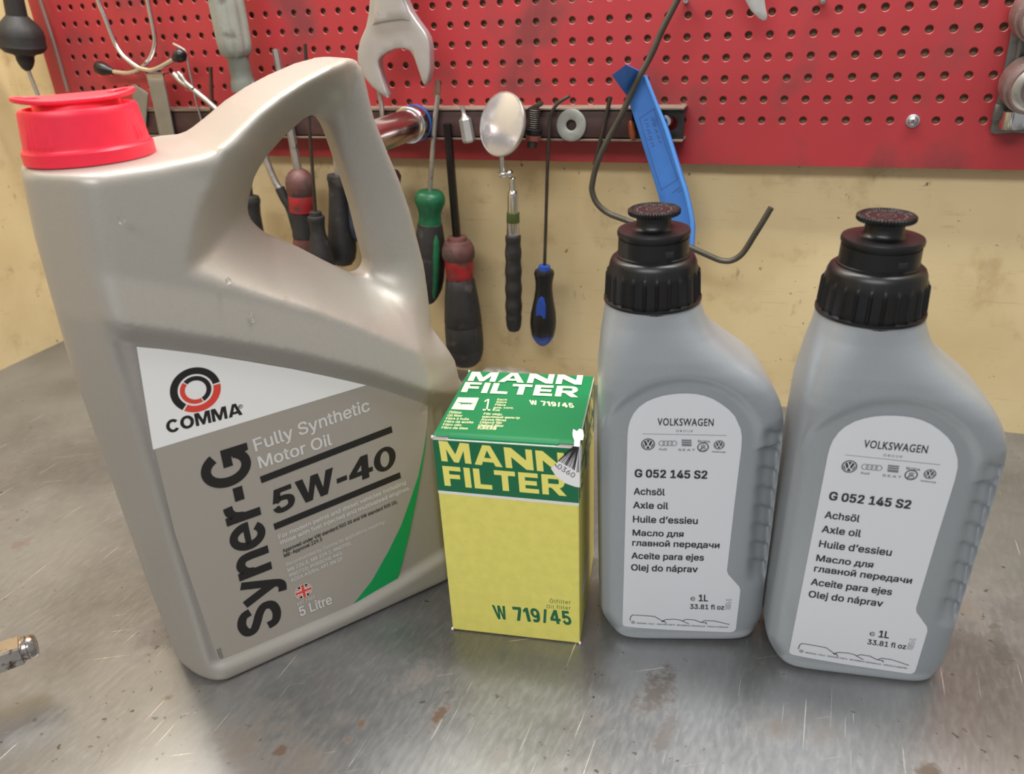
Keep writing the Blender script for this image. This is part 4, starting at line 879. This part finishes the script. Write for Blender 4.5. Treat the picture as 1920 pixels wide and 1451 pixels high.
q = np.array([0, .0028, 0]); part(t, 'hooked_end', ([fold0, fold1, e1, e0, fold0 + q, fold1 + q, e1 + q * .6, e0 + q * .6], [(0, 1, 2, 3), (7, 6, 5, 4), (0, 4, 5, 1), (1, 5, 6, 2), (2, 6, 7, 3), (3, 7, 4, 0)]), NAVY, smooth=False)
edge = pw([(1209, 142), (1226, 185), (1249, 245), (1274, 325), (1285, 359), (1293, 393), (1298, 424), (1297, 470)], Yb - .0018)
part(bd, 'raised_edge', tube(smooth_path(edge, 4), .0016, 8), mat('blue_strap_rim', (84, 146, 222), .42))
g = G(); pr = Print(); XZ = lambda x, y: tuple(wp(x, y, Yb - .0016)[[0, 2]])
for L in (((1199, 222), (1226, 204), (1234, 232), (1270, 336), (1240, 356), (1225, 310), (1199, 222)), ((1260, 362), (1275, 352)), ((1271, 361), (1280, 356))): pr.line([XZ(*p) for p in L], .0005, 0)
for i in range(9):
    pr.line([XZ(1208 + i * 1.6 + (i % 3), 226 + i * 6), XZ(1214 + i * 1.6, 224 + i * 6 + (i % 2) * 2)], .0006, 0)
    pr.line([XZ(1220 + i * 1.9, 220 + i * 5.6), XZ(1225 + i * 1.8, 222 + i * 5.6 - (i % 2) * 3)], .0006, 0)
pr.into(g, lambda u, v_, l: (u, Yb - .0016 - l, v_), .00006); part(bd, 'lettering_groove_shade', (g.v, g.f), mat('groove_shade_blue', (46, 84, 148), .5), smooth=False)  # flat darker lines stand in for shade in the embossed grooves

# ---- spanner
t = hang('open_end_spanner', 'large satin steel open-end spanner hanging jaws down on the red board', 'spanner', 750, 182, -.030)
out = [(700, -90), (698, 0), (696, 25), (691, 50), (680, 75), (675, 97), (675, 115), (684, 140), (702, 162), (718, 175), (730.5, 182.5), (731, 176), (725, 160), (719, 142), (714, 122), (714, 112), (718, 105), (732, 96), (745, 91), (757, 90), (766, 92), (773, 95), (780, 106), (790, 135), (796, 153), (800, 159), (806, 150), (810.5, 130), (810, 88), (806, 70), (799, 57), (785, 38), (773, 20), (765, 0), (757, -90)]
hd = part(t, 'head', slab(out, -.032, .0048, .0012, (), .0045, 3), SPANNER)
part(hd, 'shank_web', slab([(706, -90), (703, 0), (701, 28), (697, 46), (712, 42), (735, 38), (755, 36), (768, 38), (763, 20), (756, 0), (750, -90)], -.0378, .0012, .0009, (), .005, 2), SPANNER)

# ---- stethoscope
t = hang('mechanics_stethoscope', 'chrome stethoscope ear tubes crossing over, with black ear tips, on the red board', 'stethoscope', 260, 136, -.018)
part(t, 'ear_tube', rod([(172, -50), (184, 0), (197, 33), (212, 72), (222, 92), (235, 108), (257, 125), (272, 130), (286, 131), (307, 122), (329, 109)], 4.3, -.022), CHROME)
part(t, 'ear_tube', rod([(270, -50), (277, 0), (286, 45), (290, 68), (290, 84), (286, 100), (278, 114), (264, 128), (250, 134.5), (235, 136.5), (206, 133)], 4.3, -.012), CHROME)
part(t, 'ear_tip', prof_px((325.5, 111), (347, 99), -.022, [(0, 5), (.12, 7), (.4, 11), (.65, 12), (.85, 10), (1, 4)], 24), mat('black_rubber_tip', (18, 18, 20), .3))
part(t, 'ear_tip', prof_px((213, 134), (178, 125), -.012, [(0, 4.5), (.12, 6), (.4, 10), (.65, 12.5), (.85, 10.5), (1, 4)], 24), mat('black_rubber_tip', (18, 18, 20), .3))
t = hang('scriber', 'fine bent wire scriber between the stethoscope and the grey handle', 'scriber', 378, 225, -.020)
part(t, 'shank', rod([(325, 82), (338, 89), (347, 96), (351, 108), (357, 140), (368, 190), (379, 228)], 2.2, -.020, 8), STEEL)
t = hang('feeler_strap', 'flat steel strap with folded top leaning on the rail near the red cap', 'steel strap', 318, 262, -.022)
part(t, 'blade', slab([(277, 148), (307, 148), (314, 180), (330, 265), (302, 265), (290, 205)], -.0225, .0009, .0004), mat('dull_steel', (140, 136, 128), .45, .6, .1, 60))
P = [wp(276, 149, -.0225), wp(307, 149, -.0225)]; hh = wp(276, 137, -.0225)[2]; dy = np.array([0, .009, 0]); up = np.array([0, 0, hh - P[0][2]]); nn = np.array([0, 0, -.0014])
v = [P[0], P[1], P[1] + up * .8, P[0] + up * .8, P[1] + up + dy * .25, P[0] + up + dy * .25, P[1] + up + dy, P[0] + up + dy]
part(t, 'folded_end', (v + [np.array(x) + np.array([0, .001, -.001]) for x in v], [(0, 1, 2, 3), (3, 2, 4, 5), (5, 4, 6, 7), (11, 10, 9, 8), (13, 12, 10, 11), (15, 14, 12, 13), (6, 14, 15, 7)]), STEEL, smooth=False)
t = hang('steel_plate', 'grey angled steel plate partly behind the red canister cap', 'steel plate', 272, 232, -.020)
part(t, 'blade', slab([(247, 159), (253, 158), (279, 175), (276, 205), (274, 240), (256, 240)], -.0205, .0008, .0004), mat('dull_steel', (140, 136, 128), .45, .6, .1, 60))
t = hang('twin_prong_rod', 'forked bright steel rod leaning towards the canister handle', 'rod', 410, 210, -.024)
part(t, 'prong', rod([(326, 138), (340, 153), (365, 170), (392, 192), (420, 218)], 5.2, -.024), STEEL)
part(t, 'prong', rod([(334, 136), (341, 143), (350, 156), (362, 166)], 3.6, -.026), STEEL)
t = hang('punch', 'thin dark punch standing upright between the forked rod and grey handle', 'punch', 397, 215, -.020)
part(t, 'shank', rod([(394.5, 125), (398, 215)], 3.8, -.0205, 10), mat('red_brown_steel', (96, 62, 54), .5, .5, .2, 80))
t = hang('chisel', 'grey fluted chisel handle with dirty neck hanging beside the stethoscope', 'chisel', 462, 190, -.030)
GH = mat('grey_green_handle', (140, 142, 132), .5, 0, .15, 60, dirt=(104, 98, 92), dscale=60, dthr=.55)
part(t, 'handle', prof_px((411, -70), (446, 112), -.032, [(-70, 30), (0, 33), (40, 33), (75, 32.5), (92, 31), (102, 27), (108, 20), (111, 14)], 72, lambda a, h: 1 - .13 * (.5 + .5 * math.cos(a * 7)) ** 2), GH)
part(t, 'neck', prof_px((444, 100), (459, 170), -.032, [(100, 19), (112, 19.5), (130, 20), (145, 19.5), (150, 22), (170, 24)], 36), mat('dark_grey_neck', (96, 98, 90), .55, 0, .15, 60))
part(t, 'blade', prof_px((458, 150), (470, 230), -.032, [(150, 18), (156, 21), (200, 20), (230, 17)], 4), mat('dull_steel', (140, 136, 128), .45, .6, .1, 60), smooth=False)

# ---- far end of the board: bulb tool, wire
t = hang('bulb_syringe', 'black rubber bulb tool with thin steel spout hanging off the board edge', 'bulb tool', 60, 150, -.030)
part(t, 'bulb', prof_px((14, -60), (52, 134), -.032, [(-60, 15), (0, 16), (26, 18), (33, 24), (44, 34), (55, 39), (66, 40.5), (80, 40), (84, 41), (90, 38), (96, 32), (100, 20), (104, 16), (112, 15.5), (120, 13), (128, 9), (133, 4)], 48), RUBBER)
part(t, 'spout', rod([(52.5, 130), (61, 153), (72, 180)], 3.4, -.032, 10), STEEL)
t = hang('steel_wire', 'long straight grey wire running down the far end of the red board', 'wire', 125, 165, -.006)
part(t, 'shank', rod([(60, -50), (75, 0), (100, 78), (128, 172)], 3.2, -.0055, 10), mat('galvanised_wire', (140, 122, 118), .45, .6))
# ---- screw in the board, things cut by the top of the frame
t = hang('board_screw', 'zinc pan-head screw with washer fixing the red board', 'screw', 1711.5, 226.5, 0)
c = wp(1711.5, 226.5, 0.); k = mpp(c)
part(t, 'washer', lathe(c + np.array([0, -.0001, 0]), (0, -1, 0), [(0, 11.8 * k), (.0010, 11.8 * k), (.0012, 11 * k)], 36), mat('zinc_plate', (172, 178, 186), .35, .8))
sh = part(t, 'screw_head', lathe(c + np.array([0, -.0012, 0]), (0, -1, 0), [(0, 8.5 * k), (.0010, 8.2 * k), (.0019, 6 * k), (.0022, 3 * k), (.0022, .0001)], 32), CHROME)
for a in (0.5, 0.5 + math.pi / 2):
    d = np.array([math.cos(a), 0, math.sin(a)]) * 3.6 * k; part(sh, 'cross_slot', tube([c + np.array([0, -.0033, 0]) - d, c + np.array([0, -.0033, 0]) + d], .9 * k, 6), DARKST)
t = hang('putty_knife', 'rounded steel blade tip hanging down from above the board', 'scraper', 1430, 38, -.020)
part(t, 'blade', slab([(1375, -60), (1397, 0), (1408, 20), (1422, 34), (1431, 38.5), (1437, 37), (1439, 30), (1436, 15), (1434, 0), (1440, -60)], -.021, .0009, .0005), SPANNER)
t = hang('peg_hook', 'small bright peg hook tip above the bent rod', 'hook', 1286, 2, -.015)
part(t, 'pin', tube([wp(1286, 1, -.022), wp(1286, 1, .004)], .0019, 12), CHROME)
part(t, 'upturned_tip', tube([wp(1286, 2, -.022), wp(1286, -9, -.022)], .0019, 12), CHROME)
t = hang('peg_hook', 'dark peg hook tip at the top, beside the steel blade', 'hook', 1543, 2, -.012)
part(t, 'pin', tube([wp(1543, 2, -.014), wp(1543, -3, .004)], .0020, 12), STEEL)
part(t, 'upturned_tip', tube([wp(1543, 3, -.014), wp(1541, -12, -.014)], .0020, 12), STEEL)

# ---- socket rail at the far end of the board
t = hang('socket_rail', 'dull steel socket rail hung upright at the end of the red board', 'socket rail', 1885, 248, -.003)
GAL = mat('dull_galvanised_steel', (120, 118, 112), .4, .75, .2, 60, dirt=(78, 70, 64), dscale=80, dthr=.58)
part(t, 'back_plate', slab([(1912, -60), (1905, 0), (1893, 75), (1880, 140), (1868, 195), (1857, 240), (1857, 248), (1866, 251), (1900, 248), (1925, 250), (1990, 252), (2010, 150), (2040, -60)], -.003, .0012, .0006, (), .006), GAL)
part(t, 'side_flange', slab([(1866, 195), (1883, 195), (1880, 215), (1870, 225), (1859, 224)], -.008, .003, .001), GAL)
part(t, 'spring_clip', prof_px((1905, 205), (1899, 241), -.010, [(204, 20), (207, 24), (234, 25), (240, 24), (241, 20)], 24), CHROME)
part(t, 'ridge', tube([wp(1925, -40, -.0045), wp(1917, 60, -.0045), wp(1893, 205, -.0045)], .0022, 8), GAL)
NS = mat('worn_satin_socket', (150, 132, 126), .42, .7, .12, 200, bump=.3, bscale=900)
for i, (lab, px, py) in enumerate((('worn satin steel socket on the steel rail, lower of the two', 1926, 152), ('worn satin steel socket on the steel rail, cut by the top of the frame', 1946, 22))):
    c = wp(px, py, -.006); t = thing('socket', lab, 'socket', tuple(c), 'sockets on the steel rail'); k = mpp(c); d = np.array([.10, -1, -.12])
    part(t, 'body', lathe(c, d, [(0, 48 * k), (.004, 50 * k), (.016, 50 * k), (.0165, 46 * k), (.022, 45 * k)], 48), NS)
    part(t, 'open_end', lathe(c + d / np.linalg.norm(d) * .021, d, [(0, 44 * k), (.004, 34 * k), (.0042, 31 * k), (.0042, 29 * k), (-.012, 27 * k), (-.012, .0005)], 48), STEEL)

# ================================================================ things lying on the bench
def ratchet():
    a, b = on_z(-60, 1268, .030), on_z(66, 1222, .030)
    ax = b - a; ax[2] = 0; ax /= np.linalg.norm(ax); e = on_z(68, 1208, .030); sd = np.cross([0, 0, 1.], ax)
    t = thing('socket_drive', 'worn chrome square drive of a tool poking in at the frame edge', 'tool', (a[0], a[1], 0))
    WC = mat('worn_chrome', (186, 180, 174), .22, 1., .1, 60, dirt=(96, 78, 64), dscale=170, dthr=.56)
    def sq(p, q, h):
        v = []; 
        for c in (p, q):
            for s1, s2 in ((-1, -1), (1, -1), (1, 1), (-1, 1)): v.append(c + sd * s1 * h + np.array([0, 0, 1.]) * s2 * h)
        f = [(0, 1, 5, 4), (1, 2, 6, 5), (2, 3, 7, 6), (3, 0, 4, 7), (0, 3, 2, 1), (4, 5, 6, 7)]
        bm = bmesh.new(); vs = [bm.verts.new(x) for x in v]; [bm.faces.new([vs[i] for i in k]) for k in f]; bmesh.ops.recalc_face_normals(bm, faces=bm.faces); bmesh.ops.bevel(bm, geom=bm.edges[:], offset=.0009, segments=2, affect='EDGES'); bm.verts.index_update()
        r = ([np.array(x.co) for x in bm.verts], [tuple(x.index for x in k.verts) for k in bm.faces]); bm.free(); return r
    part(t, 'square_drive', sq(e - ax * .036, e - ax * .0065, .0062), WC, sharp=30)
    part(t, 'grooved_end', lathe(e - ax * .0068, ax, [(0, .0060), (.0008, .0060), (.0009, .0066), (.0026, .0068), (.0028, .0058), (.0036, .0058), (.0038, .0066), (.0058, .0064), (.0068, .0056), (.0069, .0005)], 32), WC)
    part(t, 'shank', lathe(e - ax * .085, ax, [(0, .012), (.030, .012), (.034, .010), (.044, .0086), (.050, .0080)], 32), WC)
    part(t, 'grip', lathe(np.array([e[0], e[1], .030]) - ax * .26, ax, [(0, .024), (.004, .029), (.16, .0295), (.172, .026), (.178, .016)], 40), RUBBER)
ratchet()
c = on_z(985, 697, .004); t = thing('plastic_bag', 'crumpled clear plastic bag lying behind the filter carton', 'plastic bag', (c[0], -.012, 0))
rng = random.Random(3); v = []; f = []; nx, ny = 26, 8
for i in range(nx):
    for j in range(ny):
        u, w_ = i / (nx - 1), j / (ny - 1); v.append((c[0] - .055 + .11 * u, -.052 + .058 * w_, .002 + .022 * math.sin(math.pi * u) ** .6 * math.sin(math.pi * w_) ** .6 + rng.uniform(-.0028, .0028) * (0 < i < nx - 1 and 0 < j < ny - 1)))
for i in range(nx - 1):
    for j in range(ny - 1): f.append((i * ny + j, (i + 1) * ny + j, (i + 1) * ny + j + 1, i * ny + j + 1))
o = part(t, 'film', (v, f), mat('clear_plastic_film', (240, 236, 228), .1, 0, alpha=.22), sharp=25)
sd = o.modifiers.new('thickness', 'SOLIDIFY'); sd.thickness = .0006
c = on_z(1098, 700, .006); t = thing('rubber_grommet', 'dark rubber lump at the wall foot behind the carton', 'rubber part', (c[0], c[1], 0))
part(t, 'lump', lathe((c[0], max(c[1], -.02), .0), (0, 0, 1), [(0, .012), (.004, .0125), (.011, .010), (.014, .005), (.0145, .001)], 24), RUBBER)
